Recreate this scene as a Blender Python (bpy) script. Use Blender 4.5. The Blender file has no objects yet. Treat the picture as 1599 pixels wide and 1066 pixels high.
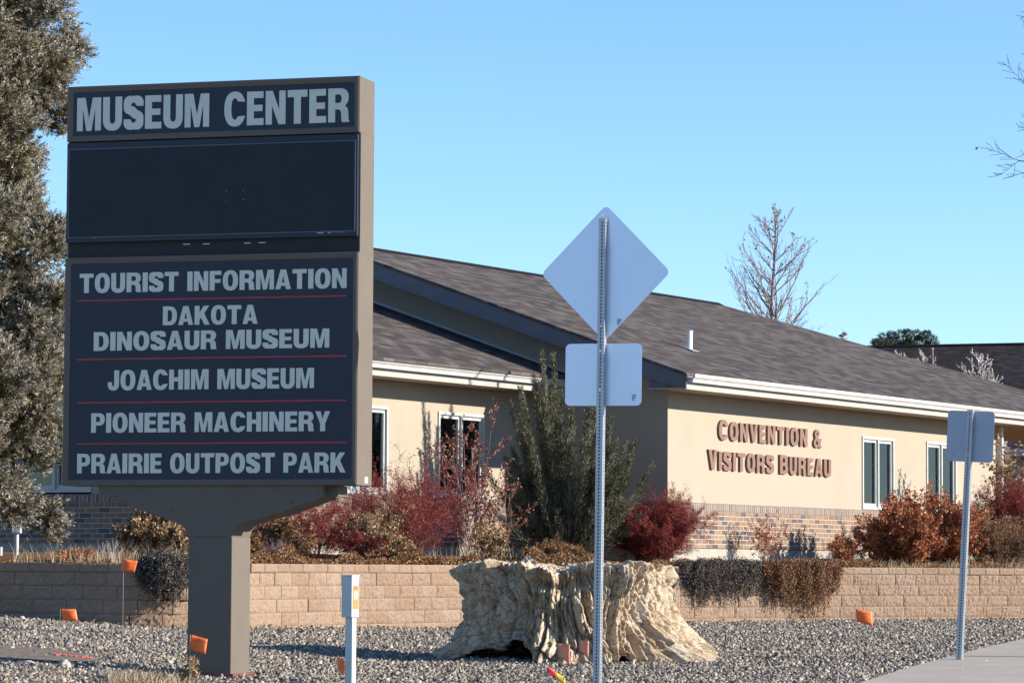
import bpy, bmesh, math, random
import numpy as np
from mathutils import Vector, Matrix, noise as mnoise

# ------------------------------------------------------------------ camera
F = 5100.0; RHO = 0.005; PIT = math.atan(354 / 5100.0); CZ = 1.6
scn = bpy.context.scene
COL = scn.collection
cam_d = bpy.data.cameras.new('camera'); cam = bpy.data.objects.new('camera', cam_d); COL.objects.link(cam)
cam_d.sensor_width = 36.0; cam_d.lens = 36.0 * F / 1599.0
cam_d.clip_start = 0.5; cam_d.clip_end = 3000
_f = Vector((0, math.cos(PIT), math.sin(PIT))); _r0 = Vector((1, 0, 0)); _u0 = _r0.cross(_f)
_r = _r0 * math.cos(RHO) + _u0 * math.sin(RHO)
_u = -_r0 * math.sin(RHO) + _u0 * math.cos(RHO)
M = Matrix((( _r.x, _u.x, -_f.x, 0), (_r.y, _u.y, -_f.y, 0), (_r.z, _u.z, -_f.z, CZ), (0, 0, 0, 1)))
cam.matrix_world = M
scn.camera = cam

# ------------------------------------------------------------------ light
SUN_EL = math.radians(20.0); SUN_T = math.radians(-8.3)      # SUN_T: heading of the sun measured from +X
w = bpy.data.worlds.new('World'); scn.world = w; w.use_nodes = True
nt = w.node_tree; nt.nodes.clear()
o_ = nt.nodes.new('ShaderNodeOutputWorld'); bg = nt.nodes.new('ShaderNodeBackground'); sky = nt.nodes.new('ShaderNodeTexSky')
sky.sky_type = 'NISHITA'; sky.sun_disc = False; sky.sun_elevation = SUN_EL
sky.sun_rotation = math.pi / 2 - SUN_T
sky.altitude = 700; sky.air_density = 1.0; sky.dust_density = 0.0; sky.ozone_density = 5.5
bg.inputs['Strength'].default_value = 0.10
nt.links.new(sky.outputs[0], bg.inputs[0]); nt.links.new(bg.outputs[0], o_.inputs[0])
sl = bpy.data.lights.new('sun', 'SUN'); sl.energy = 4.2; sl.angle = math.radians(0.53); sl.color = (1.0, 0.91, 0.77)
so = bpy.data.objects.new('sun', sl); COL.objects.link(so); so.location = (20, -5, 20)
sdir = Vector((math.cos(SUN_T) * math.cos(SUN_EL), math.sin(SUN_T) * math.cos(SUN_EL), math.sin(SUN_EL)))
so.rotation_euler = sdir.to_track_quat('Z', 'Y').to_euler()
scn.view_settings.view_transform = 'Standard'; scn.view_settings.look = 'None'
scn.view_settings.exposure = 1.26; scn.view_settings.gamma = 1.0

# ------------------------------------------------------------------ survey helpers (turn bearings + a distance into places)
O3 = np.array([0, 0, CZ])
def ray(px, py):
    xc = px - 799.5; yc = 533 - py
    xi = xc * math.cos(RHO) - yc * math.sin(RHO); yi = xc * math.sin(RHO) + yc * math.cos(RHO)
    c, s = math.cos(PIT), math.sin(PIT)
    return np.array([xi, -s * yi + c * F, c * yi + s * F])
def at(px, py, Y):
    r = ray(px, py); return O3 + r * (Y / r[1])
def on_plane(px, py, p0, n):
    r = ray(px, py); return O3 + r * (((p0 - O3) @ n) / (r @ n))
def gx(px, Y): return float(at(px, 888, Y)[0])

# ------------------------------------------------------------------ object helpers
def props(o, label=None, cat=None, group=None, kind=None):
    if label: o['label'] = label
    if cat: o['category'] = cat
    if group: o['group'] = group
    if kind: o['kind'] = kind
    return o
def thing(name, label, cat, loc=(0, 0, 0), rz=0.0, group=None):
    o = bpy.data.objects.new(name, None); o.empty_display_size = 0.2
    COL.objects.link(o); o.location = loc; o.rotation_euler = (0, 0, rz)
    return props(o, label, cat, group)
def link(name, me, mat=None, parent=None, smooth=False):
    o = bpy.data.objects.new(name, me); COL.objects.link(o)
    if mat: me.materials.append(mat)
    if parent: o.parent = parent
    if smooth: me.polygons.foreach_set('use_smooth', [True] * len(me.polygons))
    return o
class MB:
    def __init__(s): s.v = []; s.f = []; s.uv = []
    def face(s, pts, uvs=None):
        i = len(s.v); s.v += [tuple(map(float, p)) for p in pts]; s.f.append(list(range(i, i + len(pts))))
        s.uv += list(uvs) if uvs is not None else [(0, 0)] * len(pts)
    def box(s, x0, x1, y0, y1, z0, z1):
        i = len(s.v)
        s.v += [(x0, y0, z0), (x1, y0, z0), (x1, y1, z0), (x0, y1, z0), (x0, y0, z1), (x1, y0, z1), (x1, y1, z1), (x0, y1, z1)]
        for q in ((0, 3, 2, 1), (4, 5, 6, 7), (0, 1, 5, 4), (1, 2, 6, 5), (2, 3, 7, 6), (3, 0, 4, 7)):
            s.f.append([i + k for k in q]); s.uv += [(0, 0)] * 4
        return s
    def prism(s, prof, off):
        """prof: closed list of 3D points; off: extrusion vector"""
        off = np.array(off, float); a = [np.array(p, float) for p in prof]; b = [p + off for p in a]; n = len(a)
        i = len(s.v); s.v += [tuple(p) for p in a] + [tuple(p) for p in b]
        s.f.append([i + k for k in range(n)][::-1]); s.f.append([i + n + k for k in range(n)])
        for k in range(n): s.f.append([i + k, i + (k + 1) % n, i + n + (k + 1) % n, i + n + k])
        s.uv += [(0, 0)] * (2 * n + 4 * n)
        return s
    def tube(s, pts, rad, k=8, caps=True):
        pts = [Vector(p) for p in pts]; rings = []
        if not hasattr(rad, '__len__'): rad = [rad] * len(pts)
        for j, p in enumerate(pts):
            d = (pts[min(j + 1, len(pts) - 1)] - pts[max(j - 1, 0)]).normalized()
            a = d.orthogonal().normalized() if abs(d.z) < .95 else Vector((1, 0, 0)); a = (a - d * a.dot(d)).normalized(); b = d.cross(a)
            i = len(s.v); s.v += [tuple(p + (a * math.cos(2 * math.pi * q / k) + b * math.sin(2 * math.pi * q / k)) * rad[j]) for q in range(k)]
            rings.append(i)
        for j in range(len(rings) - 1):
            for q in range(k):
                s.f.append([rings[j] + q, rings[j] + (q + 1) % k, rings[j + 1] + (q + 1) % k, rings[j + 1] + q]); s.uv += [(0, 0)] * 4
        if caps:
            s.f.append([rings[0] + q for q in range(k)][::-1]); s.f.append([rings[-1] + q for q in range(k)]); s.uv += [(0, 0)] * (2 * k)
        return s
    def build(s, name, mat=None, parent=None, smooth=False, bevel=0.0, uv=False, fix=True):
        me = bpy.data.meshes.new(name); me.from_pydata(s.v, [], s.f); me.update()
        if uv:
            l = me.uv_layers.new(name='UVMap'); l.data.foreach_set('uv', np.array(s.uv, float).ravel())
        if fix and not uv:
            bm = bmesh.new(); bm.from_mesh(me); bmesh.ops.recalc_face_normals(bm, faces=bm.faces)
            if bevel: bmesh.ops.bevel(bm, geom=[e for e in bm.edges if e.is_manifold and e.calc_face_angle(0) > .5], offset=bevel, segments=2, affect='EDGES', profile=.5)
            bm.to_mesh(me); bm.free()
        return link(name, me, mat, parent, smooth)
def np_mesh(name, V, Fc, k):
    """V (n,3), Fc (m,k) -> mesh"""
    me = bpy.data.meshes.new(name); V = np.asarray(V, np.float32); Fc = np.asarray(Fc, np.int32); m = len(Fc)
    me.vertices.add(len(V)); me.vertices.foreach_set('co', V.ravel())
    me.loops.add(m * k); me.loops.foreach_set('vertex_index', Fc.ravel())
    me.polygons.add(m); me.polygons.foreach_set('loop_start', np.arange(m, dtype=np.int32) * k)
    me.update(calc_edges=True); return me

# ------------------------------------------------------------------ materials
class Mat:
    def __init__(s, name):
        s.m = bpy.data.materials.new(name); s.m.use_nodes = True; s.t = s.m.node_tree
        s.b = s.t.nodes['Principled BSDF']
    def n(s, typ, **kw):
        nd = s.t.nodes.new(typ)
        for k, v in kw.items():
            if k.startswith('i_'): nd.inputs[k[2:].replace('_', ' ')].default_value = v
            else: setattr(nd, k, v)
        return nd
    def l(s, a, b): s.t.links.new(a, b)
    def ramp(s, fac, stops, interp='LINEAR'):
        r = s.t.nodes.new('ShaderNodeValToRGB'); r.color_ramp.interpolation = interp; e = r.color_ramp.elements
        while len(e) < len(stops): e.new(.5)
        for i, (p, c) in enumerate(stops): e[i].position = p; e[i].color = (*c, 1)
        s.l(fac, r.inputs[0]); return r.outputs[0]
    def noise(s, vec, scale, detail=4, rough=.55):
        nd = s.n('ShaderNodeTexNoise'); nd.inputs['Scale'].default_value = scale; nd.inputs['Detail'].default_value = detail
        nd.inputs['Roughness'].default_value = rough
        if vec is not None: s.l(vec, nd.inputs['Vector'])
        return nd.outputs['Fac']
    def coord(s, kind='Object', scale=None):
        tc = s.n('ShaderNodeTexCoord'); o = tc.outputs[kind]
        if scale:
            mp = s.n('ShaderNodeMapping'); mp.inputs['Scale'].default_value = scale; s.l(o, mp.inputs[0]); o = mp.outputs[0]
        return o
    def mix(s, fac, a, b, mode='MIX'):
        m = s.n('ShaderNodeMix', data_type='RGBA', blend_type=mode)
        for sock, v in ((m.inputs[0], fac), (m.inputs[6], a), (m.inputs[7], b)):
            if isinstance(v, (int, float)): sock.default_value = v
            elif isinstance(v, tuple): sock.default_value = (*v, 1)
            else: s.l(v, sock)
        return m.outputs[2]
    def bump(s, h, strength=.3, dist=.01):
        b = s.n('ShaderNodeBump'); b.inputs['Strength'].default_value = strength; b.inputs['Distance'].default_value = dist
        s.l(h, b.inputs['Height']); s.l(b.outputs[0], s.b.inputs['Normal'])
    def col(s, c):
        if isinstance(c, tuple): s.b.inputs['Base Color'].default_value = (*c, 1)
        else: s.l(c, s.b.inputs['Base Color'])
    def set(s, rough=.7, metal=0.0, spec=None):
        s.b.inputs['Roughness'].default_value = rough; s.b.inputs['Metallic'].default_value = metal
        if spec is not None: s.b.inputs['Specular IOR Level'].default_value = spec
        return s
def paint(name, c, rough=.5, metal=0.0, var=.12, scale=6, spec=None, bump=0.0):
    m = Mat(name); v = m.coord()
    f = m.noise(v, scale, 6, .65)
    a = tuple(x * (1 - var) for x in c); b = tuple(min(1, x * (1 + var)) for x in c)
    m.col(m.ramp(f, [(.3, a), (.7, b)])); m.set(rough, metal, spec)
    if bump: m.bump(m.noise(v, scale * 25, 3), bump, .004)
    return m.m
def leafmat(name, stops, rough=.75, spec=.15, pale=None, sc=2.2):
    m = Mat(name); g = m.n('ShaderNodeNewGeometry')
    c = m.ramp(g.outputs['Random Per Island'], stops, 'LINEAR')
    if pale: c = m.mix(m.ramp(m.noise(m.coord(), sc, 3, .6), [(.46, (0, 0, 0)), (.62, (.8, .8, .8))]), c, pale)
    m.col(c); m.set(rough, 0, spec)
    # a little light passes through thin foliage
    tr = m.n('ShaderNodeBsdfTranslucent'); mx = m.n('ShaderNodeMixShader'); mx.inputs[0].default_value = .18
    out = m.t.nodes['Material Output']; m.l(m.ramp(g.outputs['Random Per Island'], stops), tr.inputs[0])
    m.l(m.b.outputs[0], mx.inputs[1]); m.l(tr.outputs[0], mx.inputs[2]); m.l(mx.outputs[0], out.inputs[0])
    return m.m

def m_stucco():
    m = Mat('stucco'); v = m.coord()
    f = m.noise(v, 1.3, 6, .6)
    st = m.noise(m.coord(scale=(3.0, 3.0, .35)), 1.5, 5, .6)
    c = m.ramp(f, [(.3, (.318, .278, .222)), (.7, (.345, .304, .246))])
    c = m.mix(m.ramp(st, [(.55, (0, 0, 0)), (.8, (.35, .35, .35))]), c, (.295, .254, .20))
    m.col(c); m.set(.9, 0, .1); m.bump(m.noise(v, 90, 4, .7), .5, .006); return m.m
def m_brick(rot=False):
    m = Mat('header_brick' if rot else 'face_brick'); v = m.coord('UV')
    b = m.n('ShaderNodeTexBrick'); m.l(v, b.inputs['Vector'])
    b.offset = 0.0 if rot else .5
    b.inputs['Scale'].default_value = 1.0
    b.inputs['Brick Width'].default_value = .0677 if rot else .203
    b.inputs['Row Height'].default_value = .30 if rot else .0677
    b.inputs['Mortar Size'].default_value = .0065 if rot else .0062
    b.inputs['Mortar Smooth'].default_value = .15; b.inputs['Bias'].default_value = 0
    b.inputs['Color1'].default_value = (0, 0, 0, 1); b.inputs['Color2'].default_value = (1, 1, 1, 1)
    if rot: st = [(.0, (.15, .115, .095)), (.5, (.20, .155, .13)), (1, (.24, .19, .165))]
    else: st = [(.0, (.085, .075, .085)), (.22, (.13, .10, .09)), (.38, (.215, .135, .088)), (.6, (.275, .175, .112)), (.8, (.235, .165, .12)), (1, (.31, .215, .145))]
    c = m.ramp(b.outputs['Color'], st)
    fl = m.noise(m.coord('UV', (22, 60, 1)), 1, 5, .7)
    c = m.mix(m.ramp(fl, [(.35, (0, 0, 0)), (.75, (.5, .5, .5))]), c, (.14, .10, .09))
    mort = m.ramp(m.noise(v, 30, 3), [(.3, (.34, .32, .295)), (.7, (.43, .405, .375))])
    m.col(m.mix(b.outputs['Fac'], c, mort)); m.set(.88, 0, .15)
    inv = m.n('ShaderNodeMath', operation='SUBTRACT'); inv.inputs[0].default_value = 1; m.l(b.outputs['Fac'], inv.inputs[1])
    ad = m.n('ShaderNodeMath', operation='MULTIPLY_ADD'); m.l(m.noise(v, 120, 4), ad.inputs[0]); ad.inputs[1].default_value = .35; m.l(inv.outputs[0], ad.inputs[2])
    m.bump(ad.outputs[0], .7, .006); return m.m
def m_shingle(name, k=1.0, tint=(1, 1, 1)):
    m = Mat(name); v = m.coord('UV')
    b = m.n('ShaderNodeTexBrick'); m.l(v, b.inputs['Vector']); b.offset = .37; b.offset_frequency = 2
    b.inputs['Scale'].default_value = 1; b.inputs['Brick Width'].default_value = .27; b.inputs['Row Height'].default_value = .145
    b.inputs['Mortar Size'].default_value = .006; b.inputs['Mortar Smooth'].default_value = .3; b.inputs['Bias'].default_value = 0
    b.inputs['Color1'].default_value = (0, 0, 0, 1); b.inputs['Color2'].default_value = (1, 1, 1, 1)
    def c(r, g, bb): return (r * k * tint[0], g * k * tint[1], bb * k * tint[2])
    col = m.ramp(b.outputs['Color'], [(0, c(.075, .063, .06)), (.3, c(.12, .10, .095)), (.55, c(.16, .135, .125)), (.8, c(.20, .17, .16)), (1, c(.26, .22, .205))])
    st = m.noise(m.coord('UV', (4.5, 30, 1)), 1, 6, .7)
    col = m.mix(m.ramp(st, [(.38, (0, 0, 0)), (.72, (.42, .42, .42))]), col, c(.08, .07, .068))
    st2 = m.noise(m.coord('UV', (6.5, 34, 1)), 1.7, 6, .75)
    col = m.mix(m.ramp(st2, [(.5, (0, 0, 0)), (.8, (.4, .4, .4))]), col, c(.24, .205, .195))
    pat = m.noise(v, .35, 3); col = m.mix(m.ramp(pat, [(.35, (0, 0, 0)), (.7, (.3, .3, .3))]), col, c(.11, .095, .09))
    m.col(m.mix(b.outputs['Fac'], col, c(.05, .045, .045))); m.set(.92, 0, .12)
    gr = m.noise(v, 160, 3, .7)
    sub = m.n('ShaderNodeMath', operation='SUBTRACT'); m.l(gr, sub.inputs[0]); m.l(b.outputs['Fac'], sub.inputs[1])
    m.bump(sub.outputs[0], .6, .006); return m.m
def m_ground():
    m = Mat('gravel_bed'); v = m.coord()
    vo = m.n('ShaderNodeTexVoronoi'); vo.inputs['Scale'].default_value = 24; m.l(v, vo.inputs['Vector'])
    sp = m.n('ShaderNodeSeparateColor'); m.l(vo.outputs['Color'], sp.inputs[0])
    c = m.ramp(sp.outputs[0], [(0, (.07, .065, .065)), (.35, (.18, .165, .15)), (.7, (.32, .28, .24)), (1, (.45, .41, .36))])
    m.col(c); m.set(.95, 0, .1)
    m.bump(vo.outputs['Distance'], .8, .02); return m.m
def m_soil():
    m = Mat('bed_soil'); v = m.coord()
    c = m.ramp(m.noise(v, 7, 8, .75), [(.3, (.06, .035, .02)), (.5, (.16, .085, .04)), (.7, (.27, .16, .08))])
    m.col(c); m.set(.95, 0, .1); m.bump(m.noise(v, 30, 6, .8), .9, .03); return m.m
def m_dirt():
    m = Mat('packed_dirt'); v = m.coord()
    f = m.noise(v, 16, 9, .75)
    c = m.ramp(f, [(.3, (.12, .095, .075)), (.55, (.23, .19, .155)), (.75, (.36, .31, .26))])
    m.col(c); m.set(.95, 0, .1); m.bump(m.noise(v, 60, 6, .8), .9, .02); return m.m
def m_concrete(name, a, b, scale=3):
    m = Mat(name); v = m.coord()
    c = m.ramp(m.noise(v, scale, 8, .68), [(.3, a), (.7, b)])
    c = m.mix(m.ramp(m.noise(v, scale * 40, 3), [(.5, (0, 0, 0)), (.8, (.35, .35, .35))]), c, tuple(x * .6 for x in a))
    m.col(c); m.set(.9, 0, .15); m.bump(m.noise(v, 70, 5, .7), .35, .006); return m.m
def m_block():
    m = Mat('split_face_block'); g = m.n('ShaderNodeNewGeometry'); v = m.coord()
    c = m.ramp(g.outputs['Random Per Island'], [(0, (.255, .175, .125)), (.3, (.285, .20, .145)), (.65, (.305, .222, .165)), (1, (.27, .198, .152))])
    f = m.noise(v, 11, 7, .7); c = m.mix(m.ramp(f, [(.35, (0, 0, 0)), (.7, (.45, .45, .45))]), c, (.20, .135, .095))
    f2 = m.noise(v, 3.1, 5, .7); c = m.mix(m.ramp(f2, [(.55, (0, 0, 0)), (.75, (.4, .4, .4))]), c, (.36, .305, .25))
    m.col(c); m.set(.92, 0, .12); m.bump(m.noise(v, 75, 6, .75), .8, .012); return m.m
def m_stone():
    m = Mat('crushed_rock'); g = m.n('ShaderNodeNewGeometry'); v = m.coord()
    c = m.ramp(g.outputs['Random Per Island'], [(0, (.03, .028, .029)), (.16, (.075, .072, .074)), (.34, (.14, .132, .125)), (.5, (.225, .19, .15)), (.62, (.30, .23, .155)), (.76, (.30, .262, .218)), (.93, (.43, .38, .318)), (1, (.55, .49, .415))])
    c = m.mix(.25, c, m.ramp(m.noise(v, 60, 4, .7), [(.3, (.08, .07, .06)), (.7, (.43, .37, .305))]))
    m.col(c); m.set(.85, 0, .25); return m.m
def m_petrified():
    m = Mat('petrified_wood'); v = m.coord('UV', (1, 1, 1)); ob = m.coord()
    s1 = m.noise(m.coord('UV', (110, 4.5, 1)), 1, 9, .75)
    s2 = m.noise(m.coord('UV', (24, 2.2, 1)), 1, 6, .65)
    c = m.ramp(s1, [(.27, (.22, .12, .06)), (.34, (.46, .30, .175)), (.42, (.66, .51, .35)), (.54, (.75, .635, .48)), (.70, (.79, .715, .595))])
    c = m.mix(m.ramp(s2, [(.50, (0, 0, 0)), (.72, (.55, .55, .55))]), c, (.46, .29, .155))
    c = m.mix(m.ramp(m.noise(ob, 2.6, 6, .7), [(.52, (0, 0, 0)), (.7, (.7, .7, .7))]), c, (.76, .69, .58))
    c = m.mix(m.ramp(m.noise(ob, 9, 6, .75), [(.64, (0, 0, 0)), (.80, (.75, .75, .75))]), c, (.11, .075, .05))
    vein = m.noise(m.coord('UV', (46, 4.2, 1)), 1, 5, .6)
    c = m.mix(m.ramp(vein, [(.462, (0, 0, 0)), (.488, (.6, .6, .6)), (.505, (.6, .6, .6)), (.53, (0, 0, 0))]), c, (.24, .13, .06))
    rust = m.noise(ob, 1.7, 5, .65); c = m.mix(m.ramp(rust, [(.50, (0, 0, 0)), (.66, (.38, .38, .38))]), c, (.50, .28, .12))
    m.col(c); m.set(.82, 0, .2)
    ad = m.n('ShaderNodeMath', operation='ADD'); m.l(s1, ad.inputs[0]); m.l(m.noise(ob, 45, 6, .75), ad.inputs[1])
    m.bump(ad.outputs[0], 1.0, .035); return m.m
def m_galv(name, c=(.62, .66, .70), rough=.42, metal=.9, var=1):
    m = Mat(name); v = m.coord()
    f = m.noise(v, 5, 6, .7); m.col(m.ramp(f, [(.3, tuple(x * (.88 if var else .96) for x in c)), (.7, c)])); m.set(rough, metal)
    if var: r = m.ramp(m.noise(v, 9, 5), [(.3, (rough - .06,) * 3), (.7, (rough + .1,) * 3)]); m.l(r, m.b.inputs['Roughness'])
    return m.m
def m_glass():
    m = Mat('window_glass'); m.t.nodes.remove(m.b)
    tr = m.n('ShaderNodeBsdfTransparent'); tr.inputs[0].default_value = (.62, .70, .72, 1)
    gl = m.n('ShaderNodeBsdfGlossy'); gl.inputs['Roughness'].default_value = .02; gl.inputs[0].default_value = (.9, .95, 1, 1)
    fr = m.n('ShaderNodeFresnel'); fr.inputs[0].default_value = 1.36
    mx = m.n('ShaderNodeMixShader'); m.l(fr.outputs[0], mx.inputs[0]); m.l(tr.outputs[0], mx.inputs[1]); m.l(gl.outputs[0], mx.inputs[2])
    m.l(mx.outputs[0], m.t.nodes['Material Output'].inputs[0]); return m.m
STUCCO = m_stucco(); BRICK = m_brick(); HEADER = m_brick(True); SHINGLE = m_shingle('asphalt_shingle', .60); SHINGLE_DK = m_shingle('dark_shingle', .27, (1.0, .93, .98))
FOUND = m_concrete('foundation_concrete', (.28, .265, .23), (.38, .36, .315)); WALK = m_concrete('walk_concrete', (.36, .315, .265), (.45, .395, .335), 2)
FASCIA = paint('fascia_paint', (.33, .315, .29), .55); SOFFIT = paint('soffit_paint', (.38, .30, .22), .7); GUTTER = paint('gutter_enamel', (.50, .495, .485), .4)
RAKE = paint('rake_paint', (.095, .10, .12), .6); WFRAME = paint('window_frame_paint', (.40, .415, .405), .45); GLASS = m_glass()
ROOM = paint('dark_room', (.03, .035, .04), .9); CURTAIN = paint('blind_fabric', (.13, .15, .165), .8)
WLETTER = paint('wall_letter_paint', (.165, .088, .062), .6)
BRONZE = paint('sign_bronze', (.134, .114, .096), .6, 0, .05, 3, .06); PANEL = paint('sign_panel', (.022, .029, .046), .4, 0, .12, 2, .25); LETTER = paint('sign_letter', (.56, .57, .49), .4, 0, .04, 5)
REDLINE = paint('red_stripe', (.30, .015, .03), .4); LEDBOX = paint('led_case', (.014, .02, .036), .35, 0, .1, 4, .3); LEDSCR = paint('led_screen', (.010, .014, .022), .5, 0, .15, 3, .3)
TAG = paint('tag_grey', (.30, .32, .36), .5); BLACK = paint('black_gap', (.010, .011, .013), .7); WHITE = paint('white_sticker', (.6, .6, .58), .5); REDDOT = paint('red_diode', (.35, .02, .03), .4)
ALU = m_galv('sign_aluminium', (.64, .71, .84), .40, .85, 0); ALU2 = m_galv('weathered_aluminium', (.34, .39, .48), .45, .8, 0); GALV = m_galv('galvanised_steel', (.42, .45, .49), .42, .7)
INK = paint('faded_ink', (.10, .11, .13), .7); BLOCK = m_block(); STONE = m_stone(); PETRI = m_petrified()
ORANGE = paint('flag_orange', (.80, .155, .03), .55); PINKOR = paint('flag_faded_orange', (.78, .28, .16), .6); YEL = paint('flag_yellow', (.75, .55, .03), .5); REDF = paint('flag_red', (.55, .03, .03), .5)
WIRE = paint('stake_wire', (.25, .25, .25), .5, .6); MARK = paint('marker_plastic', (.38, .47, .48), .5); MARKO = paint('marker_label', (.55, .20, .05), .5)
PVC = paint('conduit_grey', (.36, .40, .46), .5); BARK = paint('bark', (.16, .12, .095), .9, 0, .35, 14, None, .6); BARKL = paint('pale_bark', (.36, .31, .27), .9, 0, .3, 14, None, .5)
VENTM = paint('vent_white', (.72, .76, .80), .5)
ROCKM = m_concrete('field_stone', (.40, .36, .31), (.60, .55, .48), 12)

# ------------------------------------------------------------------ lettering
def arc(cx, cy, rx, ry, a0, a1, n=10, p=1.0):
    r = []
    for i in range(n + 1):
        a = math.radians(a0 + (a1 - a0) * i / n); c, s = math.cos(a), math.sin(a)
        r.append((cx + rx * math.copysign(abs(c) ** p, c), cy + ry * math.copysign(abs(s) ** p, s)))
    return r
def stroke(path, tx, ty):
    L = []; R = []
    for i, p in enumerate(path):
        a = path[max(i - 1, 0)]; b = path[min(i + 1, len(path) - 1)]
        dx, dy = b[0] - a[0], b[1] - a[1]; l = math.hypot(dx, dy); nx, ny = -dy / l, dx / l
        t = tx * abs(nx) + ty * abs(ny)
        L.append((p[0] + nx * t, p[1] + ny * t)); R.append((p[0] - nx * t, p[1] - ny * t))
    return L + R[::-1]
P8 = .86
G = {
 'I': (.25, [[(0, 0), (.25, 0), (.25, 1), (0, 1)]]),
 'T': (.68, [[(.22, 0), (.46, 0), (.46, .79), (.68, .79), (.68, 1), (0, 1), (0, .79), (.22, .79)]]),
 'E': (.58, [[(0, 0), (.58, 0), (.58, .2), (.24, .2), (.24, .41), (.54, .41), (.54, .60), (.24, .60), (.24, .8), (.57, .8), (.57, 1), (0, 1)]]),
 'F': (.56, [[(0, 0), (.24, 0), (.24, .39), (.52, .39), (.52, .58), (.24, .58), (.24, .8), (.56, .8), (.56, 1), (0, 1)]]),
 'H': (.69, [[(0, 0), (.24, 0), (.24, .40), (.45, .40), (.45, 0), (.69, 0), (.69, 1), (.45, 1), (.45, .61), (.24, .61), (.24, 1), (0, 1)]]),
 'N': (.69, [[(0, 0), (.22, 0), (.22, .56), (.45, 0), (.69, 0), (.69, 1), (.47, 1), (.47, .44), (.24, 1), (0, 1)]]),
 'M': (.86, [[(0, 0), (.21, 0), (.21, .66), (.34, 0), (.52, 0), (.65, .66), (.65, 0), (.86, 0), (.86, 1), (.56, 1), (.43, .36), (.30, 1), (0, 1)]]),
 'A': (.74, [[(0, 0), (.23, 0), (.27, .17), (.47, .17), (.51, 0), (.74, 0), (.50, 1), (.24, 1)], [(.305, .34), (.435, .34), (.37, .70)]]),
 'V': (.70, [[(.24, 0), (.46, 0), (.70, 1), (.46, 1), (.35, .34), (.24, 1), (0, 1)]]),
 'Y': (.70, [[(.23, 0), (.47, 0), (.47, .38), (.70, 1), (.45, 1), (.35, .62), (.25, 1), (0, 1), (.23, .38)]]),
 'K': (.74, [[(0, 0), (.24, 0), (.24, .26), (.31, .38), (.49, 0), (.75, 0), (.47, .60), (.72, 1), (.45, 1), (.24, .64), (.24, 1), (0, 1)]]),
 'U': (.68, [[(0, 1)] + arc(.34, .33, .34, .35, 180, 360, 16, P8) + [(.68, 1), (.44, 1)] + arc(.34, .33, .10, .14, 360, 180, 10, P8) + [(.24, 1)]]),
 'J': (.56, [[(.56, 1), (.32, 1)] + arc(.265, .32, .055, .13, 0, -180, 8, P8) + [(.21, .40), (0, .40)] + arc(.28, .32, .28, .34, 180, 360, 16, P8)]),
 'D': (.70, [[(0, 0)] + arc(.34, .5, .36, .5, -90, 90, 14, P8) + [(0, 1)], [(.24, .2)] + arc(.34, .5, .12, .3, -90, 90, 10, P8) + [(.24, .8)]]),
 'O': (.74, [arc(.37, .5, .37, .52, 0, 360, 32, P8)[:-1], arc(.37, .5, .125, .32, 0, 360, 20, P8)[:-1]]),
 'C': (.72, [arc(.37, .5, .37, .52, 20, 340, 28, P8) + arc(.37, .5, .125, .32, 318, 42, 18, P8)]),
 'P': (.67, [[(0, 0), (.24, 0), (.24, .36)] + arc(.38, .68, .29, .32, -90, 90, 12, P8) + [(0, 1)], [(.24, .55)] + arc(.36, .685, .08, .135, -90, 90, 8, P8) + [(.24, .82)]]),
 'B': (.70, [[(0, 0)] + arc(.41, .28, .29, .28, -90, 55, 10, P8) + [(.56, .525)] + arc(.40, .755, .26, .245, -50, 90, 9, P8) + [(0, 1)],
       [(.24, .18)] + arc(.37, .30, .08, .12, -90, 90, 8, P8) + [(.24, .42)], [(.24, .60)] + arc(.36, .71, .07, .11, -90, 90, 8, P8) + [(.24, .82)]]),
 'R': (.72, [[(0, 0), (.24, 0), (.24, .38), (.34, .38), (.41, .36), (.445, .29), (.45, .10), (.475, 0), (.73, 0), (.73, .03), (.70, .08), (.69, .30), (.66, .41), (.58, .485)] + arc(.41, .73, .29, .27, -45, 90, 10, P8) + [(0, 1)],
       [(.24, .57)] + arc(.37, .695, .09, .125, -90, 90, 8, P8) + [(.24, .82)]]),
 'S': (.68, [stroke(arc(.34, .73, .225, .175, -8, 235, 20, P8) + [(.30, .545), (.38, .465)] + arc(.34, .275, .225, .18, 55, -188, 20, P8), .118, .095)]),
 '&': (.78, [[(.78, 0), (.53, 0), (.47, .07), (.38, 0), (.27, -.02), (.12, .02), (.02, .13), (0, .27), (.04, .40), (.17, .54), (.10, .66), (.09, .80), (.16, .94), (.32, 1.02), (.48, .97), (.56, .84), (.54, .70), (.42, .56), (.53, .40), (.56, .50), (.76, .50), (.70, .36), (.62, .22)],
       [(.27, .42), (.42, .22), (.33, .15), (.24, .17), (.20, .27)], [(.33, .66), (.27, .78), (.31, .86), (.38, .84), (.40, .76)]]),
}
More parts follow.
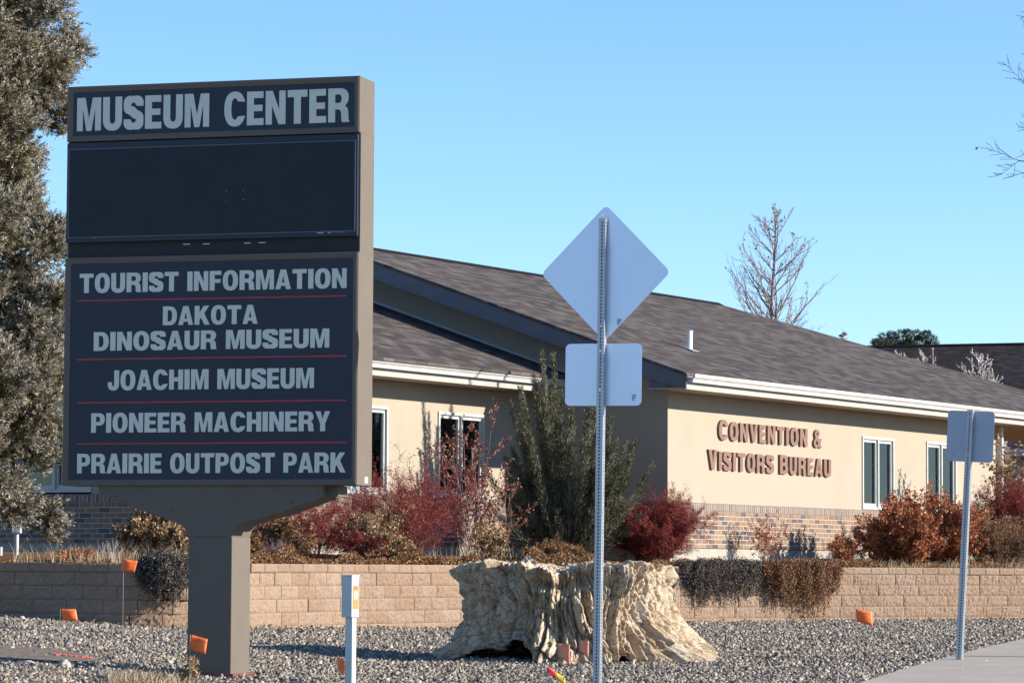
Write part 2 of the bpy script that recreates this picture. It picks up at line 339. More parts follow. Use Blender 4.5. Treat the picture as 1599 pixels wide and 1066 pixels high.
def lettering(name, text, x0, x1, z0, z1, y, depth, mat, parent, track=.07, space=.30, caps=1.0, thin=0.0):
    """flat-cut letters standing in the local xz plane, front face at y, thickness depth behind it"""
    pos = []; x = 0; prev = ' '
    for ch in text:
        k = caps if (prev == ' ' and ch != '&') else 1.0
        if ch == ' ': x += space; prev = ' '; continue
        pos.append((ch, x, k)); x += G[ch][0] * k + track; prev = ch
    total = x - track; sx = (x1 - x0) / total; sz = (z1 - z0)
    cu = bpy.data.curves.new('c', 'CURVE'); cu.dimensions = '2D'; cu.fill_mode = 'BOTH'; cu.extrude = depth / 2; cu.offset = -thin
    for ch, xo, k in pos:
        for poly in G[ch][1]:
            sp = cu.splines.new('POLY'); sp.points.add(len(poly) - 1); sp.use_cyclic_u = True
            for q, (a, b) in zip(sp.points, poly): q.co = (x0 + (xo + a * k) * sx, z0 + b * k * sz, 0, 1)
    tmp = bpy.data.objects.new('t', cu); COL.objects.link(tmp)
    dg = bpy.context.evaluated_depsgraph_get()
    me = bpy.data.meshes.new_from_object(tmp.evaluated_get(dg)); bpy.data.objects.remove(tmp); bpy.data.curves.remove(cu)
    me.transform(Matrix(((1, 0, 0, 0), (0, 0, -1, y + depth / 2), (0, 1, 0, 0), (0, 0, 0, 1))))
    me.materials.clear(); me.name = name
    return link(name, me, mat, parent)

# ------------------------------------------------------------------ ground, bed, walk
WALLPX = [(-420, 38.2), (-250, 37.2), (-80, 36.2), (0, 35.75), (80, 35.5), (150, 35.35), (220, 35.25), (290, 35.35), (383, 36.3), (460, 37.4), (550, 38.6), (720, 40.6), (900, 42.5), (1100, 44.5), (1310, 46.1), (1599, 48.0), (1750, 49.0), (1950, 50.0)]
WALLXY = np.array([(gx(p, Y), Y) for p, Y in WALLPX])
WTOP = 1.64
def wall_y(x): return float(np.interp(x, WALLXY[:, 0], WALLXY[:, 1]))
def gz(x, y):
    x = np.asarray(x, float); y = np.asarray(y, float)
    a = np.where(y > 26.4, .62 + .30 * (1 - np.exp(-(np.maximum(y, 26.4) - 26.4) / 9.0)), .62 - .03 * (26.4 - y))
    a = np.maximum(a, 0.0) + np.minimum(.05 * np.maximum(0, -x - 1.0), .5)
    return a
def gzf(x, y): return float(gz(x, y))
def bed_z(x, y):
    t = max(0.0, y - wall_y(x)); return 1.585 + .045 * min(t, 4.0) + .01 * max(0, min(t - 4, 20))
def terrain():
    xs = np.concatenate([[-600, -200, -80, -40], np.linspace(-25, 25, 51), [40, 80, 200, 600]]); ys = np.concatenate([[-300, -60, -10], np.linspace(0, 60, 61), [90, 200, 900]])
    X, Y = np.meshgrid(xs, ys); Z = gz(X, Y); nx, ny = len(xs), len(ys)
    V = np.stack([X, Y, Z], -1).reshape(-1, 3); I = np.arange(nx * ny).reshape(ny, nx)
    Fc = np.stack([I[:-1, :-1], I[:-1, 1:], I[1:, 1:], I[1:, :-1]], -1).reshape(-1, 4)
    o = link('ground', np_mesh('ground', V, Fc, 4), m_ground(), None, True); props(o, kind='structure')
    # planted bed retained by the block wall, running back under and behind the building
    rows = [.10, .5, 1.2, 2.5, 4, 8, 25, 80, 500]; V = []
    wx = np.concatenate([[-60], np.linspace(-8, 12, 60), [70]])
    for r in rows:
        for x in wx:
            y0 = wall_y(x); V.append((x * (1 + r / 60 if r > 10 else 1), y0 + r, bed_z(x, y0 + r) + (.02 * mnoise.noise((x * 1.7, r * 2, 0)) if r < 5 else 0)))
    nx, ny = len(wx), len(rows); I = np.arange(nx * ny).reshape(ny, nx)
    Fc = np.stack([I[:-1, :-1], I[:-1, 1:], I[1:, 1:], I[1:, :-1]], -1).reshape(-1, 4)
    o = link('planting_bed', np_mesh('planting_bed', np.array(V), Fc, 4), m_soil(), None, True); props(o, kind='structure')
    # bare packed dirt patch
    def patch(name, pts, mat, lift):
        bm = bmesh.new(); vs = [bm.verts.new((x, y, gzf(x, y) + lift)) for x, y in pts]; bm.faces.new(vs)
        bmesh.ops.triangulate(bm, faces=bm.faces); bmesh.ops.subdivide_edges(bm, edges=bm.edges, cuts=5, use_grid_fill=True)
        for v in bm.verts: v.co.z = gzf(v.co.x, v.co.y) + lift
        me = bpy.data.meshes.new(name); bm.to_mesh(me); bm.free(); return link(name, me, mat, None, True)
    o = patch('dirt_path', DIRT, m_dirt(), .022); props(o, kind='structure')
    # concrete walk on the right, a slab with thickness
    a = np.array([gx(1325, 26.5), 26.5]); b = np.array([gx(1599, 36.0), 36.0]); dv = (b - a) / np.linalg.norm(b - a); nv = np.array([dv[1], -dv[0]])
    mb = MB(); L0, L1, W = -24.0, 30.0, 2.0
    st = np.arange(L0, L1, 1.55)
    for s0 in st:
        s1 = s0 + 1.54
        P = [a + dv * s0, a + dv * s1, a + dv * s1 + nv * W, a + dv * s0 + nv * W]
        top = [(p[0], p[1], walk_z(p)) for p in P]
        i = len(mb.v); mb.v += top + [(x, y, z - .14) for x, y, z in top]
        for q in ((3, 2, 1, 0), (0, 1, 5, 4), (1, 2, 6, 5), (2, 3, 7, 6), (3, 0, 4, 7)): mb.f.append([i + k for k in q]); mb.uv += [(0, 0)] * 4
    o = mb.build('sidewalk', WALK, None, bevel=.006); props(o, kind='structure')
def walk_z(p): return gzf(2.5, p[1]) + .045
DIRT = [(gx(-120, 27.6), 27.6), (gx(60, 27.3), 27.3), (gx(150, 27.6), 27.6), (gx(165, 28.2), 28.2), (gx(130, 28.7), 28.7), (gx(60, 29.2), 29.2), (gx(-120, 29.8), 29.8)]
def in_poly(x, y, poly):
    r = np.zeros(len(x), bool); j = len(poly) - 1
    for i in range(len(poly)):
        xi, yi = poly[i]; xj, yj = poly[j]
        with np.errstate(divide='ignore', invalid='ignore'):
            c = ((yi > y) != (yj > y)) & (x < (xj - xi) * (y - yi) / (yj - yi + 1e-12) + xi)
        r ^= c; j = i
    return r
def gravel():
    rng = np.random.default_rng(3)
    N = 420000
    Y = 24.2 + (rng.random(N) ** 1.18) * 24; X = (rng.random(N) * 1740 - 70 - 800) / F * Y + rng.normal(0, .3, N)
    wy = np.interp(X, WALLXY[:, 0], WALLXY[:, 1])
    a = np.array([gx(1325, 26.5), 26.5]); b = np.array([gx(1599, 36.0), 36.0]); dv = (b - a) / np.linalg.norm(b - a)
    side = (X - a[0]) * dv[1] - (Y - a[1]) * dv[0]
    jit = rng.normal(0, .05, N)
    keep = (Y < wy - .03) & (side < .02 + jit * .4) & ~(in_poly(X + jit, Y + jit * 2, DIRT) & (rng.random(N) < .93))
    X, Y = X[keep], Y[keep]; n = len(X)
    size = .0065 + .0075 * rng.random(n) ** 1.6 + .008 * (rng.random(n) < .05)
    base = np.array([(-1, -1, -.8), (1, -1, -.8), (1, 1, -.8), (-1, 1, -.8), (-.75, -.75, .8), (.75, -.75, .8), (.75, .75, .8), (-.75, .75, .8)])
    V = base[None] * (1 + rng.uniform(-.42, .42, (n, 8, 3)))
    V *= np.stack([rng.uniform(.8, 1.5, n), rng.uniform(.7, 1.1, n), rng.uniform(.45, .95, n)], -1)[:, None]
    ax = rng.normal(0, .45, (n, 2)); th = rng.random(n) * 6.283
    c, s = np.cos(th), np.sin(th)
    x = V[..., 0] * c[:, None] - V[..., 1] * s[:, None]; y = V[..., 0] * s[:, None] + V[..., 1] * c[:, None]; z = V[..., 2]
    z = z + x * ax[:, :1] + y * ax[:, 1:]
    V = np.stack([x, y, z], -1) * size[:, None, None]
    V[..., 0] += X[:, None]; V[..., 1] += Y[:, None]; V[..., 2] += (gz(X, Y) + size * rng.uniform(.1, 1.1, n) + .012 * np.sin(X * 3.1 + Y * 1.3) * np.sin(Y * 2.3))[:, None]
    q = np.array([(0, 3, 2, 1), (4, 5, 6, 7), (0, 1, 5, 4), (1, 2, 6, 5), (2, 3, 7, 6), (3, 0, 4, 7)])
    Fc = (np.arange(n)[:, None, None] * 8 + q[None]).reshape(-1, 4)
    o = link('gravel', np_mesh('gravel', V.reshape(-1, 3), Fc, 4), STONE); props(o, kind='stuff', label='grey and tan crushed rock covering the slope below the block wall')

# ------------------------------------------------------------------ retaining wall of split-face blocks
def retaining_wall():
    rng = np.random.default_rng(11)
    root = thing('retaining_wall', 'low tan split-face block retaining wall holding up the planting bed', 'wall', (float(WALLXY[7, 0]), float(WALLXY[7, 1]), gzf(*WALLXY[7])))
    ox, oy, oz = root.location
    seg = np.linalg.norm(np.diff(WALLXY, axis=0), axis=1); cum = np.concatenate([[0], np.cumsum(seg)])
    # smooth resample
    def pt(s):
        x = np.interp(s, cum, WALLXY[:, 0]); y = np.interp(s, cum, WALLXY[:, 1]); return np.array([x, y])
    Lt = cum[-1]
    def course(z0, z1, wdt, off, setb, rough, cap):
        Vs = []; Fs = []; base = 0; s = -wdt * off
        while s < Lt:
            ww = wdt * rng.uniform(.9, 1.1); a, b = max(0, s) + .0022, min(Lt, s + ww) - .0022; s += ww
            if b - a < .05: continue
            p, q = pt(a), pt(b); t = (q - p) / np.linalg.norm(q - p); nv = np.array([-t[1], t[0]])
            p = p + nv * setb; q = q + nv * setb
            nu, nz = 15, 7
            jit = rng.uniform(-.006, .006); tilt = rng.uniform(-.006, .006)
            G_ = []
            for j in range(nz):
                for i in range(nu):
                    fu, fz = i / (nu - 1), j / (nz - 1)
                    r = p + (q - p) * fu; edge = min(fu, 1 - fu, fz, 1 - fz)
                    dep = (-.008 if edge > .01 else .0) + jit + tilt * (fu - .5)
                    if edge > .01: dep += rng.uniform(-rough, rough)
                    r = r + nv * dep; G_.append((r[0], r[1], z0 + .0015 + (z1 - z0 - .003) * fz))
            # back row
            for j in (0, 1):
                for i in (0, 1):
                    r = (p if i == 0 else q) + nv * .25; G_.append((r[0], r[1], (z0 + .0015) if j == 0 else (z1 - .0015)))
            idx = lambda i, j: base + j * nu + i
            for j in range(nz - 1):
                for i in range(nu - 1): Fs.append([idx(i, j), idx(i + 1, j), idx(i + 1, j + 1), idx(i, j + 1)])
            B = base + nu * nz
            Fs.append([idx(i, nz - 1) for i in range(nu)] + [B + 3, B + 2])
            Fs.append([idx(0, j) for j in range(nz)] + [B + 2, B]); Fs.append([B + 1, B + 3] + [idx(nu - 1, j) for j in range(nz - 1, -1, -1)])
            Vs += G_; base += len(G_)
        Vs = [(x - ox, y - oy, z - oz) for x, y, z in Vs]
        me = bpy.data.meshes.new('course'); me.from_pydata(Vs, [], Fs); me.update(); return me
    o = link('cap_course', course(WTOP - .10, WTOP, .30, .3, -.012, .004, True), BLOCK, root)
    z = WTOP - .10
    for k in range(6):
        me = course(z - .150, z, .385, .5 * (k % 2) + .13, -.006 * k, .0075, False)
        link('block_course', me, BLOCK, root); z -= .150

# ------------------------------------------------------------------ visitor building
PHI = math.atan(3011 / 5100.0)
BD = np.array([math.sin(PHI), math.cos(PHI), 0]); BN = np.array([math.cos(PHI), -math.sin(PHI), 0])
BA = at(1042.5, 783, 46.0); BA[2] = 0
def onw(px, py, wv=0.0):
    q = on_plane(px, py, BA - wv * BN, BN) - BA; return float(q @ BD), float(q[2])     # (u, z) on the wall plane w
def onu(px, py, u=0.0):
    q = on_plane(px, py, BA + u * BD, BD) - BA; return float(-q @ BN), float(q[2])     # (w, z)
PITCH = .345; ZE = 4.30; ZS = 4.09
def building():
    root = thing('visitor_building', 'low stucco and brick visitors bureau with dark shingled roofs and white gutters', 'building', (float(BA[0]), float(BA[1]), 0), math.pi / 2 - PHI)
    LW = 2.15                                  # left wing wall plane
    UC = onw(432, 800, LW)[0]                  # left wing outer corner
    UE = 12.156; WR = 5.55                     # ridge of the right wing
    ZR = ZE + PITCH * (WR + .6)
    UR = onw(1122.5, 476, WR)[0]
    UH = UR + WR + .6
    def uvface(mb, pts, ua, va):
        mb.face(pts, [(float(np.dot(p, ua)), float(np.dot(p, va))) for p in pts])
    # ---- openings
    def wall(mb, u0, u1, z0, z1, w, opens, dep=.10):
        us = sorted({u0, u1, *[o[0] for o in opens], *[o[1] for o in opens]}); zs = sorted({z0, z1, *[o[2] for o in opens], *[o[3] for o in opens]})
        for a, b in zip(us, us[1:]):
            for c, d in zip(zs, zs[1:]):
                if any(o[0] <= a and b <= o[1] and o[2] <= c and d <= o[3] for o in opens): continue
                uvface(mb, [(a, w, c), (b, w, c), (b, w, d), (a, w, d)], (1, 0, 0), (0, 0, 1))
        for a, b, c, d in opens:
            for q in ([(a, w, c), (a, w, d), (a, w + dep, d), (a, w + dep, c)], [(b, w, c), (b, w + dep, c), (b, w + dep, d), (b, w, d)], [(a, w, d), (b, w, d), (b, w + dep, d), (a, w + dep, d)], [(a, w, c), (a, w + dep, c), (b, w + dep, c), (b, w, c)]):
                uvface(mb, q, (1, 0, 0), (0, 0, 1))
    ZB = 2.54                                   # top of brick
    ow = [(6.57, 7.80, 2.56, 3.715), (9.12, 10.375, 2.56, 3.725)]
    ol = [(-2.68, -1.45, 2.57, 3.745), (-5.18, -3.95, 2.57, 3.75)]
    st = MB(); wall(st, 0, UE, ZB, 4.13, 0, ow); wall(st, UC, 0, ZB, 4.13, LW, ol)
    # gable wall facing the camera (u = 0), from w=0 back to w=2*WR, above the left roof and down to the ground
    def gab(a, b, z0): uvface(st, [(0, a, z0), (0, a, zt(a)), (0, b, zt(b)), (0, b, z0)], (0, 1, 0), (0, 0, 1))
    def zt(w_): return 4.285 + PITCH * (w_ if w_ <= WR else 2 * WR - w_)
    gab(0, LW, ZB); gab(LW, WR, 4.0); gab(WR, 2 * WR, 4.0)
    uvface(st, [(UE, 0, ZB), (UE, 0, 4.13), (UE, 9, 4.13), (UE, 9, ZB)], (0, 1, 0), (0, 0, 1))
    fo = onu(85, 742, UC); w_f = fo[0]
    of = [(w_f - .62, w_f + .62, 2.57, 3.745)]
    # front wall of the left wing (u = UC), with one window
    ws = [LW, of[0][0], of[0][1], 14.0]
    for (a, b, c, d) in ((LW, of[0][0], ZB, 4.13), (of[0][1], 14.0, ZB, 4.13), (of[0][0], of[0][1], 3.745, 4.13)):
        uvface(st, [(UC, a, c), (UC, a, d), (UC, b, d), (UC, b, c)], (0, 1, 0), (0, 0, 1))
    st.build('stucco_wall', STUCCO, root, uv=True)
    # ---- brick wainscot (25 mm proud) with a header course
    br = MB(); hd = MB(); fd = MB(); P = .025
    ZH = ZB - .10
    def brick_u(a, b, w_):
        uvface(br, [(a, w_ - P, 1.905), (b, w_ - P, 1.905), (b, w_ - P, ZH), (a, w_ - P, ZH)], (1, 0, 0), (0, 0, 1))
        uvface(hd, [(a, w_ - P - .012, ZH), (b, w_ - P - .012, ZH), (b, w_ - P - .012, ZB - .004), (a, w_ - P - .012, ZB - .004)], (1, 0, 0), (0, 0, 1))
        uvface(hd, [(a, w_ - P - .012, ZB - .004), (b, w_ - P - .012, ZB - .004), (b, w_, ZB + .012), (a, w_, ZB + .012)], (1, 0, 0), (0, 1, 0))
        uvface(hd, [(a, w_ - P - .012, ZH), (a, w_ - P, ZH), (b, w_ - P, ZH), (b, w_ - P - .012, ZH)], (1, 0, 0), (0, 1, 0))
        uvface(fd, [(a, w_ - .004, 1.4), (b, w_ - .004, 1.4), (b, w_ - .004, 1.905), (a, w_ - .004, 1.905)], (1, 0, 0), (0, 0, 1))
        uvface(br, [(a, w_ - P, 1.905), (a, w_ + .01, 1.905), (b, w_ + .01, 1.905), (b, w_ - P, 1.905)], (1, 0, 0), (0, 1, 0))
    def brick_w(a, b, u):
        uvface(br, [(u - P, a, 1.905), (u - P, a, ZH), (u - P, b, ZH), (u - P, b, 1.905)], (0, 1, 0), (0, 0, 1))
        uvface(hd, [(u - P - .012, a, ZH), (u - P - .012, a, ZB - .004), (u - P - .012, b, ZB - .004), (u - P - .012, b, ZH)], (0, 1, 0), (0, 0, 1))
        uvface(hd, [(u - P - .012, a, ZB - .004), (u, a, ZB + .012), (u, b, ZB + .012), (u - P - .012, b, ZB - .004)], (0, 1, 0), (1, 0, 0))
        uvface(fd, [(u - .004, a, 1.4), (u - .004, a, 1.905), (u - .004, b, 1.905), (u - .004, b, 1.4)], (0, 1, 0), (0, 0, 1))
    brick_u(-P - .012, UE, 0); brick_u(UC - P - .012, -P, LW); brick_w(-P - .012, LW - P, 0); brick_w(LW - P - .012, 14.0, UC)
    uvface(br, [(UE, -P, 1.905), (UE, -P, ZH), (UE, 9, ZH), (UE, 9, 1.905)], (0, 1, 0), (0, 0, 1))
    br.build('brick_wainscot', BRICK, root, uv=True); hd.build('brick_ledge', HEADER, root, uv=True); fd.build('foundation', FOUND, root, uv=True)
    # ---- windows
    def window(u0, u1, z0, z1, w_, side=False):
        T = (lambda a, b, c: (a, b, c)) if not side else (lambda a, b, c: (UC + (b - LW), a, c))
        def box(mb, a, b, c, d, e, f):
            p = T(a, c, e); q = T(b, d, f)
            mb.box(min(p[0], q[0]), max(p[0], q[0]), min(p[1], q[1]), max(p[1], q[1]), e, f)
        W0 = w_ if not side else LW
        fr = MB(); t = .042; mid = (u0 + u1) / 2
        box(fr, u0, u1, W0 - .02, W0 + .09, z0, z0 + t); box(fr, u0, u1, W0 - .02, W0 + .09, z1 - t, z1)
        for a in (u0, mid - t / 2, u1 - t): box(fr, a, a + t, W0 - .02, W0 + .09, z0 + t, z1 - t)
        f = fr.build('window', WFRAME, root, bevel=.004)
        for k, (a, b) in enumerate(((u0 + t, mid - t / 2), (mid + t / 2, u1 - t))):
            sa = MB(); s = .046
            box(sa, a, b, W0 + .012, W0 + .07, z0 + t, z0 + t + s + .01); box(sa, a, b, W0 + .012, W0 + .07, z1 - t - s, z1 - t)
            box(sa, a, a + s * .8, W0 + .012, W0 + .07, z0 + t + s + .01, z1 - t - s); box(sa, b - s * .8, b, W0 + .012, W0 + .07, z0 + t + s + .01, z1 - t - s)
            sa.build('sash', WFRAME, f)
            g = MB(); box(g, a + s * .8, b - s * .8, W0 + .038, W0 + .042, z0 + t + s + .01, z1 - t - s); g.build('pane', GLASS, f)
        # room behind: dark box open to the glass, with a hanging blind
        rm = MB()
        A_, B_, C_, D_ = u0, u1, W0 + .10, W0 + 1.3
        for q in ([(A_, D_, z0 - .3), (B_, D_, z0 - .3), (B_, D_, z1), (A_, D_, z1)], [(A_, C_, z0 - .3), (A_, D_, z0 - .3), (A_, D_, z1), (A_, C_, z1)], [(B_, D_, z0 - .3), (B_, C_, z0 - .3), (B_, C_, z1), (B_, D_, z1)], [(A_, C_, z1), (B_, C_, z1), (B_, D_, z1), (A_, D_, z1)], [(A_, C_, z0 - .02), (B_, C_, z0 - .02), (B_, D_, z0 - .02), (A_, D_, z0 - .02)]):
            rm.face([T(*p) for p in q])
        rm.build('interior', ROOM, f)
        bl = MB(); n = 3
        for i in range(n):
            a = u0 + .10 + i * .085
            bl.face([T(a, W0 + .16, z0 + .03), T(a + .055, W0 + .20, z0 + .03), T(a + .055, W0 + .20, z1 - .06), T(a, W0 + .16, z1 - .06)])
        bl.build('blind', CURTAIN, f)
    for o in ow: window(*o, 0)
    for o in ol: window(*o, LW)
    window(*of[0], 0, side=True)
    # ---- roofs
    def slab(name, polys, mat):
        mb = MB()
        for pts, ua in polys:
            pts = [np.array(p, float) for p in pts]; n = np.cross(pts[1] - pts[0], pts[2] - pts[0]); n /= np.linalg.norm(n)
            if n[2] < 0: pts = pts[::-1]; n = -n
            ua = np.array(ua, float); va = np.cross(n, ua)
            uvface(mb, pts, ua, va); lo = [p - np.array([0, 0, .035]) for p in pts]
            uvface(mb, lo[::-1], ua, va)
            for i in range(len(pts)):
                j = (i + 1) % len(pts); uvface(mb, [pts[i], lo[i], lo[j], pts[j]], ua, va)
        return mb.build(name, mat, root, uv=True)
    zb = ZE + .02
    E0 = (-.63, -.63, zb - .01); E1 = (UH, -.63, zb - .01); R1 = (UR, WR, ZR + .02); R0 = (-.63, WR, ZR + .02)
    E2 = (UH, 2 * WR + .6, zb); E3 = (-.63, 2 * WR + .6, zb)
    rf = slab('shingle_roof', [([E0, E1, R1, R0], (1, 0, 0)), ([R0, R1, E2, E3], (1, 0, 0)), ([E1, E2, R1], (0, 1, 0))], SHINGLE)
    # left wing hip roof up to the gable wall
    we = LW - .75; RL = 5.2; zrl = ZE + PITCH * RL
    uL = UC - .62
    L0 = (uL, we, zb - .01); L1 = (-.002, we, zb - .01); L2 = (-.002, we + RL, zrl); L3 = (uL + RL, we + RL, zrl)
    if L3[0] > -.1: L3 = (-.1, we + RL, zrl)
    B0 = (uL, we + 2 * RL, zb); B1 = (-.002, we + 2 * RL, zb)
    slab('shingle_roof', [([L0, L1, L2, L3], (1, 0, 0)), ([L3, L2, B1, B0], (1, 0, 0)), ([L0, L3, B0], (0, 1, 0))], SHINGLE)
    # ridge caps
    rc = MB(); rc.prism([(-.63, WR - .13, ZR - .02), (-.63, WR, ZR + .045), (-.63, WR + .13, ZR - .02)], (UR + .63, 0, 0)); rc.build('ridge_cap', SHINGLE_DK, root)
    # step flashing where the left roof meets the gable wall
    fl = MB(); fl.prism([(-.012, we + .05, zb + .01), (-.012, we + .05, zb + .035), (-.012, we + RL, zrl + .045), (-.012, we + RL, zrl + .02)], (.009, 0, 0)); fl.build('flashing', GALV, root)
    # ---- eaves: soffit, fascia, gutter
    so_ = MB()
    so_.box(-.57, UH - .02, -.57, -.002, ZS + .012, ZS + .03); so_.box(uL + .03, -.002, LW - .57, LW - .002, ZS + .012, ZS + .03)
    so_.box(uL + .03, UC - .002, LW - .002, 13.0, ZS + .012, ZS + .03); so_.box(UE + .002, UH - .02, -.002, 11, ZS + .012, ZS + .03)
    so_.build('soffit', SOFFIT, root)
    fa = MB()
    fa.box(-.60, UH, -.60, -.575, ZS, ZE - .03); fa.box(uL, -.002, LW - .60, LW - .575, ZS, ZE - .03); fa.box(uL, uL + .025, LW - .573, 13, ZS, ZE - .03)
    fa.build('fascia', FASCIA, root)
    def gutter(u0, u1, w_):
        pr = [(w_, ZE - .005), (w_, ZE - .115), (w_ - .075, ZE - .115), (w_ - .085, ZE - .085), (w_ - .085, ZE - .075), (w_ - .115, ZE - .045), (w_ - .12, ZE - .03), (w_ - .12, ZE - .002), (w_ - .105, ZE - .002), (w_ - .105, ZE - .02), (w_ - .01, ZE - .10), (w_ - .01, ZE - .005)]
        MB().prism([(u0, a, b) for a, b in pr], (u1 - u0, 0, 0)).build('gutter', GUTTER, root)
    gutter(-.55, UH, -.603); gutter(uL + .02, -.05, LW - .603)
    # ---- rake boards of the gable
    rk = MB(); h = .235
    def zr(w_): return ZE + PITCH * (w_ + .6) - .022
    rk.prism([(-.60, -.60, zr(-.6)), (-.60, WR, zr(WR)), (-.60, WR, zr(WR) - h), (-.60, -.05, zr(-.05) - h), (-.60, -.60, ZS)], (.03, 0, 0))
    rk.prism([(-.60, WR, zr(WR)), (-.60, 2 * WR + .6, zr(-.6)), (-.60, 2 * WR + .6, ZS), (-.60, WR, zr(WR) - h)], (.03, 0, 0))
    rk.build('rake_board', RAKE, root)
    rs = MB(); rs.prism([(-.57, -.02, zr(-.02) - h + .02), (-.57, WR, zr(WR) - h + .02), (-.57, WR, zr(WR) - h + .04), (-.57, -.02, zr(-.02) - h + .04)], (.568, 0, 0)); rs.build('rake_soffit', SOFFIT, root)
    bx = MB(); bx.prism([(-.565, -.565, ZS + .04), (-.565, -.565, ZE - .08), (-.565, -.03, ZE + .05), (-.565, -.03, ZS + .04)], (.56, 0, 0)); bx.box(-.565, -.005, -.03, 0.0, ZS + .014, ZE - .02); bx.build('eave_return', RAKE, root)
    # ---- wall lettering
    c0, c1 = 1.53, 5.03
    lettering('lettering', 'CONVENTION &', 1.53, 5.03, 3.475, 3.745, -.034, .029, WLETTER, root, .15, .44, 1.07, 0.0)
    lettering('lettering', 'VISITORS BUREAU', 1.20, 5.36, 3.035, 3.305, -.034, .029, WLETTER, root, .15, .42, 1.07, 0.0)
    # ---- plumbing vent
    pu = None
    p = on_plane(1077, 546, BA + np.array([0, 0, ZE + .02]) + BN * .6, np.array([BN[0] * PITCH, BN[1] * PITCH, 1.0])) - BA
    u_, w_, z_ = float(p @ BD), float(-p @ BN), float(p[2])
    v = MB(); v.tube([(u_, w_, z_ - .05), (u_, w_, z_ + .27)], .043, 14); v.tube([(u_, w_, z_ + .27), (u_, w_, z_ + .285)], .049, 14); vo = v.build('vent_pipe', VENTM, root)
    fb = MB(); fb.prism([(u_ - .11, w_ - .11, z_ + .012 - .11 * PITCH), (u_ + .11, w_ - .11, z_ + .012 - .11 * PITCH), (u_ + .11, w_ + .11, z_ + .012 + .11 * PITCH), (u_ - .11, w_ + .11, z_ + .012 + .11 * PITCH)], (0, 0, .008)); fb.build('vent_flashing', GALV, vo)
    # ---- downspout by the far corner
    dsp = MB(); dsp.box(UE + .02, UE + .09, -.10, -.03, 1.8, ZS); dsp.build('downspout', GUTTER, root)
    return root, UC

